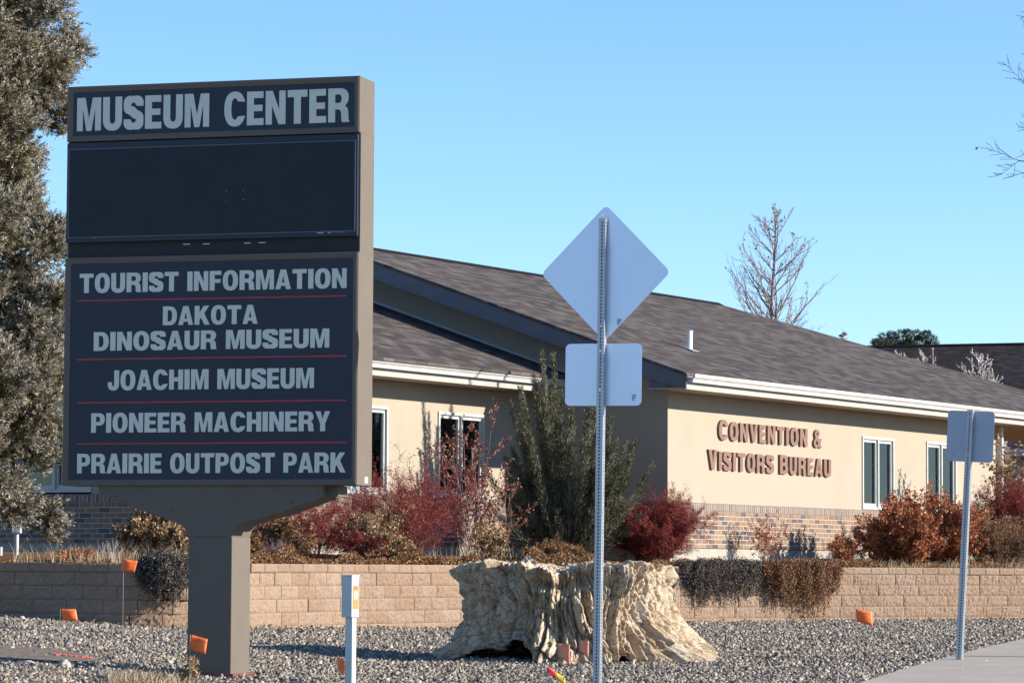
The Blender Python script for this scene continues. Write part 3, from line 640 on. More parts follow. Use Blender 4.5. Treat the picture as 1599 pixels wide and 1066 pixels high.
# ------------------------------------------------------------------ museum sign
SB = math.radians(16.0)
SX = np.array([math.cos(SB), -math.sin(SB), 0]); SNY = np.array([math.sin(SB), math.cos(SB), 0])
SP = at(559.5, 440, 26.4)
_b = on_plane(326, 1060, SP, SNY)
SROOT = np.array([_b[0], _b[1], 0.0]) ; SROOT[2] = gzf(_b[0], _b[1])
def sg(px, py):
    q = on_plane(px, py, SP, SNY) - SROOT; return float(q @ SX), float(q[2])
def museum_sign():
    root = thing('museum_sign', 'tall bronze pylon sign with navy panels listing the museum center attractions', 'sign', tuple(SROOT), -SB)
    xl = (sg(104, 135)[0] + sg(100, 757)[0]) / 2; xr = (sg(562, 120)[0] + sg(558, 757)[0]) / 2
    zt = (sg(104, 135)[1] + sg(562, 120)[1]) / 2; zb = (sg(100, 757)[1] + sg(559, 758)[1]) / 2
    D = .375
    def zmid(pl, pr): return (sg(102, pl)[1] + sg(560, pr)[1]) / 2
    z1 = zmid(219, 210); z2 = zmid(221, 212); z3 = zmid(377, 371.5); z4 = zmid(402, 394)
    def cabinet(name, za, zb_):
        mb = MB(); mb.box(xl, xr, .012, D, zb_, za); c = mb.build(name, BRONZE, root, bevel=.003)
        fr = MB(); t = .048
        o = [(xl, zb_), (xr, zb_), (xr, za), (xl, za)]; i_ = [(xl + t, zb_ + t), (xr - t, zb_ + t), (xr - t, za - t), (xl + t, za - t)]
        for k in range(4):
            a, b = o[k], o[(k + 1) % 4]; c2, d2 = i_[(k + 1) % 4], i_[k]
            fr.face([(a[0], .0115, a[1]), (b[0], .0115, b[1]), (b[0], -.006, b[1]), (a[0], -.006, a[1])])
            m1 = [(p[0] + (q[0] - p[0]) * .3, p[1] + (q[1] - p[1]) * .3) for p, q in ((a, d2), (b, c2))]
            fr.face([(a[0], -.006, a[1]), (b[0], -.006, b[1]), (m1[1][0], -.012, m1[1][1]), (m1[0][0], -.012, m1[0][1])])
            fr.face([(m1[0][0], -.012, m1[0][1]), (m1[1][0], -.012, m1[1][1]), (c2[0], .004, c2[1]), (d2[0], .004, d2[1])])
            fr.face([(c2[0], .004, c2[1]), (d2[0], .004, d2[1]), (d2[0], .011, d2[1]), (c2[0], .011, c2[1])])
        fr.build('frame', BRONZE, c)
        pn = MB(); pn.box(xl + t - .004, xr - t + .004, .0065, .0115, zb_ + t - .004, za - t + .004); p = pn.build('panel', PANEL, c)
        xm = sg(326, 470)[0]; MB().box(xm - .0012, xm + .0012, .0052, .0063, zb_ + t, za - t).build('panel_seam', LEDBOX, p)
        return c, p
    c1, p1 = cabinet('upper_cabinet', zt, z1)
    c2, p2 = cabinet('lower_cabinet', z4, zb)
    def text(par, s, pl, pr, tl, bl, tr, br, sp=.36):
        a, b = sg(pl, (tl + bl) / 2)[0], sg(pr, (tr + br) / 2)[0]
        zt_ = (sg(pl, tl)[1] + sg(pr, tr)[1]) / 2; zb_ = (sg(pl, bl)[1] + sg(pr, br)[1]) / 2
        return lettering('lettering', s, a, b, zb_, zt_, .0045, .0025, LETTER, par, .07, sp)
    text(c1, 'MUSEUM CENTER', 120, 545, 151, 203, 140, 192.5, .46)
    text(c2, 'TOURIST INFORMATION', 124, 541, 426, 456, 420, 451)
    text(c2, 'DAKOTA', 254, 402, 478, 507, 476, 506)
    text(c2, 'DINOSAUR MUSEUM', 146, 514, 517, 546.5, 514, 543.5)
    text(c2, 'JOACHIM MUSEUM', 168, 490, 577, 608, 575, 606.5)
    text(c2, 'PIONEER MACHINERY', 142, 515, 644, 674.5, 642.5, 673.5)
    text(c2, 'PRAIRIE OUTPOST PARK', 120, 539, 707.5, 738, 706.5, 738)
    for l, r in ((468, 463.5), (560, 556.5), (627.5, 626), (691.5, 691.5)):
        z = (sg(120, l)[1] + sg(541, r)[1]) / 2; a, b = sg(120, l)[0], sg(541, r)[0]
        MB().box(a, b, .003, .0062, z - .007, z + .007).build('red_stripe', REDLINE, c2)
    # electronic display between the cabinets
    ld = MB(); ld.box(xl + .004, xr - .012, -.012, D - .03, z3, z2); L = ld.build('display', LEDBOX, root, bevel=.004)
    a, b = xl + .03, xr - .035; c, d = z3 + .045, z2 - .06
    rim = MB(); t = .006
    for q in ((a - t, b + t, c - t, c), (a - t, b + t, d, d + t), (a - t, a, c, d), (b, b + t, c, d)): rim.box(q[0], q[1], -.020, -.0125, q[2], q[3])
    rim.build('display_rim', paint('rim_metal', (.10, .115, .14), .4, .3), L)
    sc = MB(); sc.box(a, b, -.0165, -.0125, c, d); sc.build('screen', LEDSCR, L)
    for px, py in ((355, 299), (381, 298), (355, 313), (381, 312)):
        x, z = sg(px, py); MB().box(x - .006, x + .006, -.0185, -.0166, z - .005, z + .005).build('diode', REDDOT, L)
    tg = MB()
    for px, py, w_, h_ in ((147, 370.5, .018, .008), (501, 363.5, .026, .007), (515, 363, .012, .009)):
        x, z = sg(px, py); MB().box(x - w_, x + w_, -.0145, -.0122, z - h_, z + h_).build('maker_tag', TAG, L)
    for i in range(7):
        x, z = sg(520 + i * 3.0, 362); tg.box(x - .004, x + .004, -.0145, -.0122, z - .007, z + .002 + .004 * (i % 2))
    tg.build('tag_print', TAG, L)
    gp = MB(); gp.box(xl + .012, xr - .014, .03, D - .04, z4, z3); G_ = gp.build('cable_gap', BLACK, root)
    cl = MB()
    for px, py in ((290, 381), (321, 380.5), (385, 379), (408, 378.5)):
        x, z = sg(px, py); MB().box(x - .03, x + .03, .018, .0295, z - .004, z + .004).build('mounting_clip', GALV, G_)
    # continuous right and left cover between the cabinets
    MB().box(xr - .0125, xr - .001, .03, D, z4, z1).build('side_cover', BRONZE, root); MB().box(xl + .001, xl + .0115, .03, D, z4, z1).build('side_cover', BRONZE, root)
    sk = MB(); x_ = xr; zs = sg(560, 748)[1]
    sk.box(xr + .0005, xr + .003, .19, .27, zs - .026, zs + .026); s_ = sk.build('sticker', WHITE, root)
    MB().box(xr + .003, xr + .0036, .20, .262, zs - .004, zs - .001).build('printed_line', INK, s_)
    # screws on the side
    sw = MB()
    for py in (152, 196, 400, 560, 720):
        z = sg(560, py)[1]
        for y in (.10, .28): MB().tube([(xr, y, z), (xr + .004, y, z)], .006, 8).build('screw', GALV, root)
    # pole and flared bracket
    pxl, pxr = sg(291.5, 950)[0], sg(360, 950)[0]; zc = sg(326, 838)[1]
    PD0, PD1 = .02, .45
    pole = MB(); pole.box(pxl, pxr, PD0, PD1, -.35, zc); pole.build('post', BRONZE, root, bevel=.006)
    left = [sg(*p) for p in ((152, 760), (152, 768), (180, 780), (208, 793), (250, 806.5), (272, 813), (283, 820), (290, 829), (291.5, 838))]
    right = [sg(*p) for p in ((502, 760), (502, 775), (470, 787), (432, 801), (400, 809), (385, 812.5), (371, 819), (363, 828), (360, 838))]
    prof = left + right[::-1]
    prof = [(x, min(z, zb)) for x, z in prof]; prof[0] = (prof[0][0], zb - .002); prof[-1] = (prof[-1][0], zb - .002)
    br = MB(); br.prism([(x, PD0, z) for x, z in prof], (0, PD1 - PD0, 0)); br.build('bracket', BRONZE, root)
    ex, ez = sg(502, 762)[0], zb - .003
    MB().box(ex + .002, ex + .10, .12, .36, ez - .085, ez).build('bracket_beam', BRONZE, root)
    rv = MB()
    for px, py in ((180, 787 - 12), (220, 788), (268, 799), (310, 838), (326, 837), (342, 837), (496, 772), (455, 786), (410, 800)):
        x, z = sg(px, py); MB().tube([(x, PD0 - .004, z + .006), (x, PD0 + .001, z + .006)], .006, 8).build('rivet', BLACK, root)
    MB().box(pxl - .03, pxr + .03, PD0 - .03, PD1 + .03, -.02, .03).build('base_plate', paint('primer_red', (.16, .04, .04), .7), root)

# ------------------------------------------------------------------ road signs seen from behind
def rounded(poly, r, n=6):
    out = []; N = len(poly)
    for i in range(N):
        p = np.array(poly[i], float); a = np.array(poly[i - 1], float) - p; b = np.array(poly[(i + 1) % N], float) - p
        a /= np.linalg.norm(a); b /= np.linalg.norm(b); half = math.acos(np.clip(a @ b, -1, 1)) / 2; t = r / math.tan(half)
        c = p + (a + b) / np.linalg.norm(a + b) * r / math.sin(half); p0 = p + a * t; p1 = p + b * t
        a0 = math.atan2(*(p0 - c)[::-1]); a1 = math.atan2(*(p1 - c)[::-1]); da = (a1 - a0 + math.pi) % (2 * math.pi) - math.pi
        out += [(c[0] + r * math.cos(a0 + da * k / n), c[1] + r * math.sin(a0 + da * k / n)) for k in range(n + 1)]
    return out
def tube_post(h, root, sink=.4, a=.0285):
    """perforated square steel tube, from z=-sink to h; real holes in all four walls"""
    mb = MB(); r = .0078; pit = .0272; m = 10; z = -sink
    def put(k, x, z_): return [(x, -a, z_), (a, x, z_), (-x, a, z_), (-a, -x, z_)][k]
    def inn(k, x, z_): return [(x, -a + .004, z_), (a - .004, x, z_), (-x, a - .004, z_), (-a + .004, -x, z_)][k]
    n = int((h + sink) / pit)
    for q in range(n + 1):
        z0 = -sink + q * pit; z1 = min(z0 + pit, h)
        for k in range(4):
            if z1 - z0 < pit * .9:
                mb.face([put(k, -a, z0), put(k, a, z0), put(k, a, z1), put(k, -a, z1)]); continue
            zc = (z0 + z1) / 2; ro = []; ri = []
            for t in range(m):
                A = 2 * math.pi * (t + .5) / m; c, s_ = math.cos(A), math.sin(A); w_ = max(abs(c) / a, abs(s_) / (pit / 2))
                ro.append((c / w_, zc + s_ / w_)); ri.append((c * r, zc + s_ * r))
            for t in range(m):
                t2 = (t + 1) % m
                mb.face([put(k, *ro[t]), put(k, *ro[t2]), put(k, *ri[t2]), put(k, *ri[t])]); mb.face([put(k, *ri[t]), put(k, *ri[t2]), inn(k, *ri[t2]), inn(k, *ri[t])])
                p, q_ = ro[t], ro[t2]
                if abs(p[0] - q_[0]) > 1e-6 and abs(p[1] - q_[1]) > 1e-6:
                    mb.face([put(k, *p), put(k, a if p[0] + q_[0] > 0 else -a, z1 if (p[1] + q_[1]) / 2 > zc else z0), put(k, *q_)])
    p = mb.build('post', GALV, root, fix=False)
    MB().box(-a + .007, a - .007, -a + .007, a - .007, -sink, h - .004).build('shade_core', BLACK, p)  # added black core that paints the shade seen through the holes
    return p, a
def road_sign(name, label, foot_px, Y, top_px, foot_y, yaw, plates, lean):
    X = gx(foot_px, Y); z = gzf(X, Y)
    root = thing(name, label, 'road sign', (X, Y, z), yaw, 'road signs seen from behind')
    root.rotation_euler = (0, lean, yaw)
    zt = at(*top_px, Y)[2] - z
    post, py = tube_post(zt, root)
    return root, py, z
def plate(name, root, pts, y, mat, th=.003):
    return MB().prism([(x, y, zz) for x, zz in pts], (0, th, 0)).build(name, mat, root)
def signs():
    # diamond sign with square plate below
    Y = 26.0; yaw = -math.radians(21)
    root, py, z0 = road_sign('road_sign', 'back of a diamond sign above a square plate on a perforated steel post', 933, Y, (945, 342), 1070, yaw, None, math.radians(.9) - RHO)
    def P(px, py_): p = at(px, py_, Y); return ((p[0] - root.location[0]) / math.cos(yaw), p[2] - z0)
    cz = at(947, 426, Y)[2] - z0; h = 1.095 / 2
    ox = .012
    pts = rounded([(ox, cz - h), (ox + h, cz), (ox, cz + h), (ox - h, cz)], .045)
    dp = plate('diamond_plate', root, pts, py + .001, ALU)
    a, b = P(884, 584)[0], P(1003, 584)[0]; z1, z2 = P(944, 632)[1], P(944, 537)[1]
    cx = .006; hw = .322
    cz2 = (z1 + z2) / 2; hh = .248
    pl = plate('square_plate', root, rounded([(cx - hw, cz2 - hh), (cx + hw, cz2 - hh), (cx + hw, cz2 + hh), (cx - hw, cz2 + hh)], .04), py + .001, ALU)
    for par, x, z in ((dp, .135, cz - .40), (pl, cx + hw - .06, cz2 - hh + .055)):
        st = MB()
        for i, l in enumerate((.036, .036, .026, .02)): st.box(x - .018, x - .018 + l, py - .0008, py + .0008, z + .024 - i * .012, z + .031 - i * .012)
        st.build('sticker', INK, par)
    zinc = paint('bolt_zinc', (.8, .8, .8), .35, .5)
    for z in (cz + h * .84, cz - h * .78, cz2 + hh * .75, cz2 - hh * .5): MB().tube([(0, -py - .006, z), (0, -py + .001, z)], .0085, 8).build('bolt', zinc, root)
    # square sign on the right
    Y = 30.6; yaw = -math.radians(24)
    root, py, z0 = road_sign('road_sign', 'back of a small square sign on a leaning post beside the sidewalk', 1497, Y, (1522, 640), 1028, yaw, None, math.radians(3.3) - RHO)
    H = at(1522, 640, Y)[2] - z0
    hw = .226; hh = .238; cz = H - .245; cx = -.002
    pl = plate('square_plate', root, rounded([(cx - hw, cz - hh), (cx + hw, cz - hh), (cx + hw, cz + hh), (cx - hw, cz + hh)], .035), py + .001, ALU2)
    st = MB()
    for i in range(4): st.box(cx - hw + .05, cx - hw + .09, py - .0006, py + .0008, cz - hh + .05 + i * .014, cz - hh + .056 + i * .014)
    st.build('sticker', paint('pale_ink', (.28, .30, .35), .7), pl)
    for z in (cz + hh * .75, cz - hh * .75): MB().tube([(0, -py - .006, z), (0, -py + .001, z)], .0085, 8).build('bolt', GALV, root)

# ------------------------------------------------------------------ marker post, flags, rocks, conduits
def marker_post():
    Y = 25.6; X = gx(548, Y); z = gzf(X, Y)
    root = thing('marker_post', 'pale grey utility marker post with an orange warning label on its cap', 'marker post', (X, Y, z), -math.radians(28))
    s = Y / F
    zt = at(552, 897, Y)[2] - z; zc = at(552, 963, Y)[2] - z
    MB().box(-.030, .034, -.030, .034, -.4, zc + .02).build('post', MARK, root, bevel=.004)
    c = MB(); c.box(-.047, .047, -.062, .05, zc, zt - .012); cap = c.build('cap', MARK, root, bevel=.004)
    MB().box(-.051, .051, -.066, .054, zt - .012, zt).build('lid', MARK, cap, bevel=.003)
    h = zt - zc
    lb = MB(); lb.box(.0472, .0482, -.050, .040, zc + h * .19, zc + h * .75); l = lb.build('warning_label', MARKO, cap)
    MB().prism([(.0485, -.005 + .028 * math.cos(a), zc + h * .52 + .036 * math.sin(a)) for a in np.linspace(0, 2 * math.pi, 15)[:-1]], (.0006, 0, 0)).build('label_disc', WHITE, l)
    MB().box(.0493, .0497, -.013, .001, zc + h * .48, zc + h * .56).build('label_print', INK, l)
    for a in (-.032, -.004): MB().box(.0485, .0490, a, a + .018, zc + h * .66, zc + h * .71).build('label_print', INK, l)
def flag(px, py, Y, w_, h_, yaw, mat, label, skew=0.0, droop=0.0, sh=0.0, two=None, lean=0.0, base=None):
    p = at(px, py, Y); X = float(p[0]); z0 = gzf(X, Y) if base is None else base; ztop = float(p[2]) - z0
    root = thing('marking_flag', label, 'marking flag', (X, Y, z0), yaw, 'utility marking flags')
    root.rotation_euler = (0, lean, yaw)
    MB().tube([(0, 0, -.1), (0, 0, ztop)], .0022, 6).build('wire_stake', WIRE, root)
    n = 8; V = []; Fc = []
    rng = np.random.default_rng(int(px))
    ph = rng.random() * 6
    def grid(x0, x1, m):
        mb = MB()
        for i in range(n):
            for j in range(5):
                q = []
                for a, b in ((i, j), (i + 1, j), (i + 1, j + 1), (i, j + 1)):
                    u = x0 + (x1 - x0) * a / n; v = b / 5
                    q.append((.003 + u * w_ + sh * (v - 1) * h_, .006 * math.sin(u * 5 + ph) + .003 * math.sin(v * 5 + u * 4), ztop - (1 - v) * h_ - droop * u * h_ - skew * u * u * h_ * (1 - v)))
                mb.face(q)
        me = bpy.data.meshes.new('flag'); me.from_pydata(mb.v, [], mb.f); bm = bmesh.new(); bm.from_mesh(me); bmesh.ops.remove_doubles(bm, verts=bm.verts, dist=1e-5)
        bmesh.ops.solidify(bm, geom=bm.faces, thickness=.0006); bm.to_mesh(me); bm.free(); return link('flag_sheet', me, m, root, True)
    m = mat
    if two: o = grid(0, .5, mat); m = two; o = grid(.5, 1, two); o['label'] = 'yellow half of the flag'
    else:
        o = grid(0, 1, mat)
        pr = MB()
        if mat is ORANGE:
            for i, (a, b) in enumerate(((.2, .8), (.25, .7), (.2, .75))):
                u = (a + b) / 2; v = .72 - i * .2
                pr.box(.003 + a * w_ + sh * (v - 1) * h_, .003 + b * w_ + sh * (v - 1) * h_, .006 * math.sin(u * 5 + ph) - .0042, .006 * math.sin(u * 5 + ph) - .0036, ztop - (1 - v) * h_ - droop * u * h_, ztop - (1 - v) * h_ - droop * u * h_ + .004)
            pr.build('printed_line', paint('dull_print', (.45, .07, .02), .6), o)
def flags():
    flag(193, 872, 30.0, .125, .105, -.1, ORANGE, 'orange flag highest up, against the block wall cap below the sign', 0, .2, .25)
    flag(94, 950, 29.3, .135, .105, .0, ORANGE, 'orange flag low in the gravel, leftmost of all the flags', 0, .02, -.22)
    flag(297, 990, 25.3, .135, .115, -.15, ORANGE, 'orange flag standing right in front of the dark sign post', 0, .3, .12)
    flag(527, 1022, 26.6, .11, .115, -1.05, ORANGE, 'orange red flag seen nearly edge on beside the grey marker post', 0, .45)
    flag(871, 1004, 28.6, .11, .12, -.35, PINKOR, 'faded orange flag with a pointed shape, left of the pair before the stump', .6, .05)
    flag(904, 998, 28.9, .095, .105, -.55, PINKOR, 'faded orange flag behind the tall steel post, right of the pair before the stump', .5, .1)
    flag(854, 1039, 25.4, .14, .055, .05, REDF, 'red and yellow flag drooping in the gravel in front of the stump', 0, 1.7, two=YEL)
    flag(1336, 950, 31.2, .155, .12, .0, ORANGE, 'orange flag in the gravel before the right end of the block wall', .15, .22, -.05)
def rock(px, Y, r, seed, label, mat, sq=(1, 1, 1)):
    X = gx(px, Y); bm = bmesh.new(); bmesh.ops.create_icosphere(bm, subdivisions=3, radius=1)
    for v in bm.verts:
        d = 1 + .35 * mnoise.noise(v.co * 1.3 + Vector((seed, 0, 0))) + .12 * mnoise.noise(v.co * 4 + Vector((seed, 5, 0)))
        v.co = Vector((round(v.co.x * 2.2) / 2.2 * .45 + v.co.x * .55, round(v.co.y * 2.2) / 2.2 * .45 + v.co.y * .55, round(v.co.z * 2.2) / 2.2 * .45 + v.co.z * .55)) * d * r
        v.co.x *= sq[0]; v.co.y *= sq[1]; v.co.z *= sq[2]
    me = bpy.data.meshes.new('rock'); bm.to_mesh(me); bm.free()
    o = link('loose_rock', me, mat); o.location = (X, Y, gzf(X, Y) + r * .55 * sq[2]); props(o, label, 'rock', 'loose rocks at the dirt patch')
def rocks():
    rock(105, 26.6, .062, 3, 'pale blocky rock at the edge of the dirt patch', ROCKM, (.8, .8, 1.0))
    rock(152, 26.8, .055, 8, 'dark rock right of the pale rock near the dirt patch', paint('dark_stone', (.09, .085, .085), .8, 0, .3, 20), (.9, .8, .8))
    rock(45, 26.9, .05, 14, 'flat pinkish rock left of the pale blocky rock', paint('pink_stone', (.50, .40, .34), .8, 0, .2, 20), (1.3, .9, .6))
    rock(133, 27.1, .032, 21, 'small grey rock behind the two larger rocks', ROCKM, (1, 1, .8))
def spray_mark():
    rng = np.random.default_rng(77); n = 260; t = rng.random(n); px = 84 + 62 * t; Yc = 28.25 - .28 * t + rng.normal(0, .035, n)
    X = np.array([gx(a, b) for a, b in zip(px, Yc)]); keep = rng.random(n) < .35 + .6 * (np.sin(px * .25) > -.2); X, Yc = X[keep], Yc[keep]; mb = MB()
    for x, y in zip(X, Yc):
        r = rng.uniform(.008, .017); z = gzf(x, y) + .022 + rng.uniform(0, .006); a0 = rng.random() * 6
        top = [(x + r * math.cos(a0 + k * 1.2566) * rng.uniform(.7, 1.2), y + r * math.sin(a0 + k * 1.2566) * rng.uniform(.7, 1.2), z + rng.uniform(0, .006)) for k in range(5)]
        mb.prism([(a, b, c - .012) for a, b, c in top], (0, 0, .012))
    o = mb.build('spray_mark', paint('pink_spray', (.50, .12, .11), .8, 0, .3, 30)); props(o, 'faint pink spray paint line on stones at the edge of the dirt patch', 'paint mark')
def conduits(UCwall):
    for px, label, wbox in ((26, 'grey conduit with a meter box against the brick wall', True), (1, 'plain grey conduit pipe at the left edge of the photo', False)):
        p = at(px, 830, 39.3); X, Y = float(p[0]), 39.3; z = bed_z(X, Y)
        root = thing('conduit_riser', label, 'conduit', (X, Y, z), 0, 'conduit risers by the brick wall')
        h = float(at(px, 830, Y)[2]) - z
        MB().tube([(0, 0, -.1), (0, 0, h if wbox else h - .18)], .028, 12).build('pipe', PVC, root, smooth=False)
        if wbox:
            b = MB(); b.box(-.055, .055, -.05, .06, h - .02, h + .19); bo = b.build('meter_box', PVC, root, bevel=.01)
            MB().box(-.06, .06, -.056, .066, h + .17, h + .19).build('box_lid', PVC, bo)

# ------------------------------------------------------------------ petrified stump
def stump():
    nt_, nh = 960, 170
    cx, cy = gx(882, 31.1), 31.1; z0 = gzf(cx, cy) - .06
    H = 1.60 - z0 + .03
    def lobes(a, L):
        s = 0
        for c, w_, amp in L:
            d = (a - c + 180) % 360 - 180; s += amp * math.exp(-(d / w_) ** 2)
        return s
    V = np.zeros((nh, nt_, 3)); UV = np.zeros((nh, nt_, 2))
    for i in range(nt_):
        a = 360 * i / nt_; A = math.radians(a); ca, sa = math.cos(A), math.sin(A)
        rt = 1.0 / math.sqrt((ca / .96) ** 2 + (sa / .80) ** 2)
        rt = rt * (1 + .06 * mnoise.noise((ca * 1.2, sa * 1.2, 3))) + .035
        fl = lobes(a, [(4, 13, .40), (352, 24, .34), (332, 13, .52), (270, 14, .40), (288, 9, .20), (256, 8, .16), (192, 20, .36), (150, 22, .35), (95, 25, .35), (45, 20, .3)])
        lift = lobes(a, [(236, 13, .27), (214, 9, .16), (306, 7, .12), (186, 14, .12), (340, 9, .06)])
        ht = H * (1 + .06 * mnoise.noise((ca * 2.6, sa * 2.6, 9)) - .07 * lobes(a, [(268, 12, 1.0), (296, 6, .7)]) + .045 * mnoise.noise((ca * 6, sa * 6, 2)) + .03 * mnoise.noise((ca * 17, sa * 17, 2)))
        for j in range(nh):
            t = j / (nh - 1)
            warp = .35 * mnoise.noise((ca * 2, sa * 2, t * 2.2)) + .1 * t
            aw = A + warp * .25
            r = rt * (1 - .11 * math.sin(math.pi * min(1, t * 1.15)) ) + fl * (1 - t) ** 2.3
            rid = 0; nz = mnoise.noise
            cw, sw = math.cos(aw), math.sin(aw)
            for fr, am in ((3.0, .11), (6.5, .07)):                      # broad flutes between the roots
                q = nz((cw * fr, sw * fr, t * 1.0 + fr)); rid += am * (abs(q) ** .7 * 2 - .55)
            for fr, am, kk in ((9.0, .075, 9), (17.0, .045, 8), (30.0, .022, 7)):   # sharp splits running with the grain
                q = nz((cw * fr, sw * fr, t * 1.5 + fr)); rid -= am * math.exp(-abs(q) * kk) * (.5 + .9 * abs(nz((ca * 3, sa * 3, t * 3 + fr))) * 2)
            rid += .020 * nz((cw * 26, sw * 26, t * 4)) + .016 * nz((ca * 40, sa * 40, t * 16)) + .011 * nz((ca * 80, sa * 80, t * 34))
            dd, pp = mnoise.voronoi((cw * 5.5, sw * 5.5, t * 2.6 + aw * 2), distance_metric='DISTANCE', exponent=2.5)
            rid += .085 * nz(pp[0] * 3.7) - .05 * math.exp(-(dd[1] - dd[0]) * 14)      # slabs and the splits between them
            dd, pp = mnoise.voronoi((cw * 14, sw * 14, t * 7 + aw * 3), distance_metric='DISTANCE', exponent=2.5)
            rid += .032 * nz(pp[0] * 3.7) - .018 * math.exp(-(dd[1] - dd[0]) * 12)
            ch = nz((ca * 5, sa * 5, t * 5 + 2)); rid -= .10 * max(0, ch - .28)          # broken-out pockets
            r += rid * (.8 + .3 * (1 - t))
            r += .10 * max(0, (t - .80) / .20) * nz((ca * 8, sa * 8, 4.4)) - .17 * math.exp(-((t - .86) / .07) ** 2) * lobes(a, [(258, 10, 1.0), (284, 7, .8), (225, 7, .5)])
            zz = ht * t + lift * (1 - t) ** 3 * (1 if t < 1 else 0)
            und = max(0, (.05 - t) / .05); r *= 1 - .05 * und
            V[j, i] = (r * ca, r * sa, zz); UV[j, i] = (i / nt_, t)
    verts = V.reshape(-1, 3).tolist(); uvs = []; faces = []
    I = np.arange(nh * nt_).reshape(nh, nt_)
    for j in range(nh - 1):
        for i in range(nt_):
            k = (i + 1) % nt_; faces.append([int(I[j, i]), int(I[j, k]), int(I[j + 1, k]), int(I[j + 1, i])])
            uvs += [(i / nt_, j / nh), ((i + 1) / nt_, j / nh), ((i + 1) / nt_, (j + 1) / nh), (i / nt_, (j + 1) / nh)]
    # rough top, rings shrinking inwards
    prev = [int(I[nh - 1, i]) for i in range(nt_)]; top = V[nh - 1]; nr = 26
    for q in range(1, nr + 1):
        s = 1 - q / (nr + .3); cur = []
        for i in range(nt_):
            p = top[i]; x, y = p[0] * s, p[1] * s
            z = H * .985 + (p[2] - H) * s * s + .05 * mnoise.noise((x * 4, y * 4, 1)) + .035 * mnoise.noise((x * 13, y * 13, 7)) + .02 * mnoise.noise((x * 30, y * 30, 2))
            if q == 1: z = .6 * z + .4 * p[2] + .015
            cur.append(len(verts)); verts.append([x, y, z])
        for i in range(nt_):
            k = (i + 1) % nt_; faces.append([prev[i], prev[k], cur[k], cur[i]])
            uvs += [(i / nt_, 1 + q * .02), ((i + 1) / nt_, 1 + q * .02), ((i + 1) / nt_, 1.02 + q * .02), (i / nt_, 1.02 + q * .02)]
        prev = cur
    faces.append(prev); uvs += [(0, 1.5)] * len(prev)
    me = bpy.data.meshes.new('petrified_stump'); me.from_pydata(verts, [], faces); me.update()
    l = me.uv_layers.new(name='UVMap'); l.data.foreach_set('uv', np.array(uvs, float).ravel())
    o = link('petrified_stump', me, PETRI, None, True); o.location = (cx, cy, z0)
    props(o, 'wide cream and brown petrified tree stump with flared roots on the gravel', 'stump')

# ------------------------------------------------------------------ plants
def leaf_quads(P, D, L, W, rng):
    n = len(P); R = rng.normal(size=(n, 3)); S = np.cross(D, R); S /= np.linalg.norm(S, axis=1, keepdims=True) + 1e-9
    L = np.broadcast_to(L, n)[:, None]; W = np.broadcast_to(W, n)[:, None]
    V = np.stack([P, P + D * L * .45 + S * W * .5, P + D * L, P + D * L * .45 - S * W * .5], 1).reshape(-1, 3)
    return V
def leaf_obj(name, V, mat, parent=None):
    n = len(V) // 4; return link(name, np_mesh(name, V, np.arange(n * 4).reshape(n, 4), 4), mat, parent)
def unit(v): return v / (np.linalg.norm(v, axis=-1, keepdims=True) + 1e-9)
def seg_obj(name, segs, mat, parent=None, k=4, rmin=0.0):
    segs = [(a_, b_, max(r_, rmin), max(q_, rmin)) for a_, b_, r_, q_ in segs]
    a = np.array([s[0] for s in segs]); b = np.array([s[1] for s in segs]); ra = np.array([s[2] for s in segs]); rb = np.array([s[3] for s in segs])
    d = unit(b - a); ref = np.where(np.abs(d[:, 2:3]) > .9, np.array([[1., 0, 0]]), np.array([[0, 0, 1.]])); u = unit(np.cross(d, ref)); v = np.cross(d, u); n = len(a)
    th = np.arange(k) * 2 * math.pi / k; c, s = np.cos(th), np.sin(th)
    ring = u[:, None] * c[None, :, None] + v[:, None] * s[None, :, None]
    V = np.concatenate([a[:, None] + ring * ra[:, None, None], b[:, None] + ring * rb[:, None, None]], 1).reshape(-1, 3)
    q = np.array([(i, (i + 1) % k, k + (i + 1) % k, k + i) for i in range(k)])
    Fc = (np.arange(n)[:, None, None] * 2 * k + q[None]).reshape(-1, 4)
    return link(name, np_mesh(name, V, Fc, 4), mat, parent, True)
def grow(rng, segs, tips, p, d, length, r, level, kids, wob, up, nseg=6, ang=.7, kl=.55, start=.25):
    """one branch with its side branches; tips collects (point, direction) samples of the last two levels"""
    p = np.array(p, float); d = unit(np.array(d, float)); step = length / nseg
    for i in range(nseg):
        d = unit(d + rng.normal(0, wob, 3) + np.array([0, 0, up])); q = p + d * step
        r1 = r * (1 - .75 * (i + 1) / nseg); r0 = r * (1 - .75 * i / nseg)
        segs.append((p.copy(), q.copy(), r0, r1))
        if level <= 1:
            for _ in range(2): tips.append((p + (q - p) * rng.random(), d.copy()))
        if level > 0 and (i + 1) / nseg > start:
            nk = kids if isinstance(kids, int) else int(kids) + (rng.random() < kids % 1)
            for _ in range(nk):
                s = unit(np.cross(d, rng.normal(size=3))); dd = unit(d * math.cos(ang) + s * math.sin(ang))
                grow(rng, segs, tips, p + (q - p) * rng.random(), dd, length * kl * rng.uniform(.6, 1.1) * (1 - .4 * i / nseg), r1 * .6 + .0004, level - 1, kids, wob * 1.1, up, max(3, nseg - 1), ang, kl, .1)
        p = q
    tips.append((p.copy(), d.copy()))
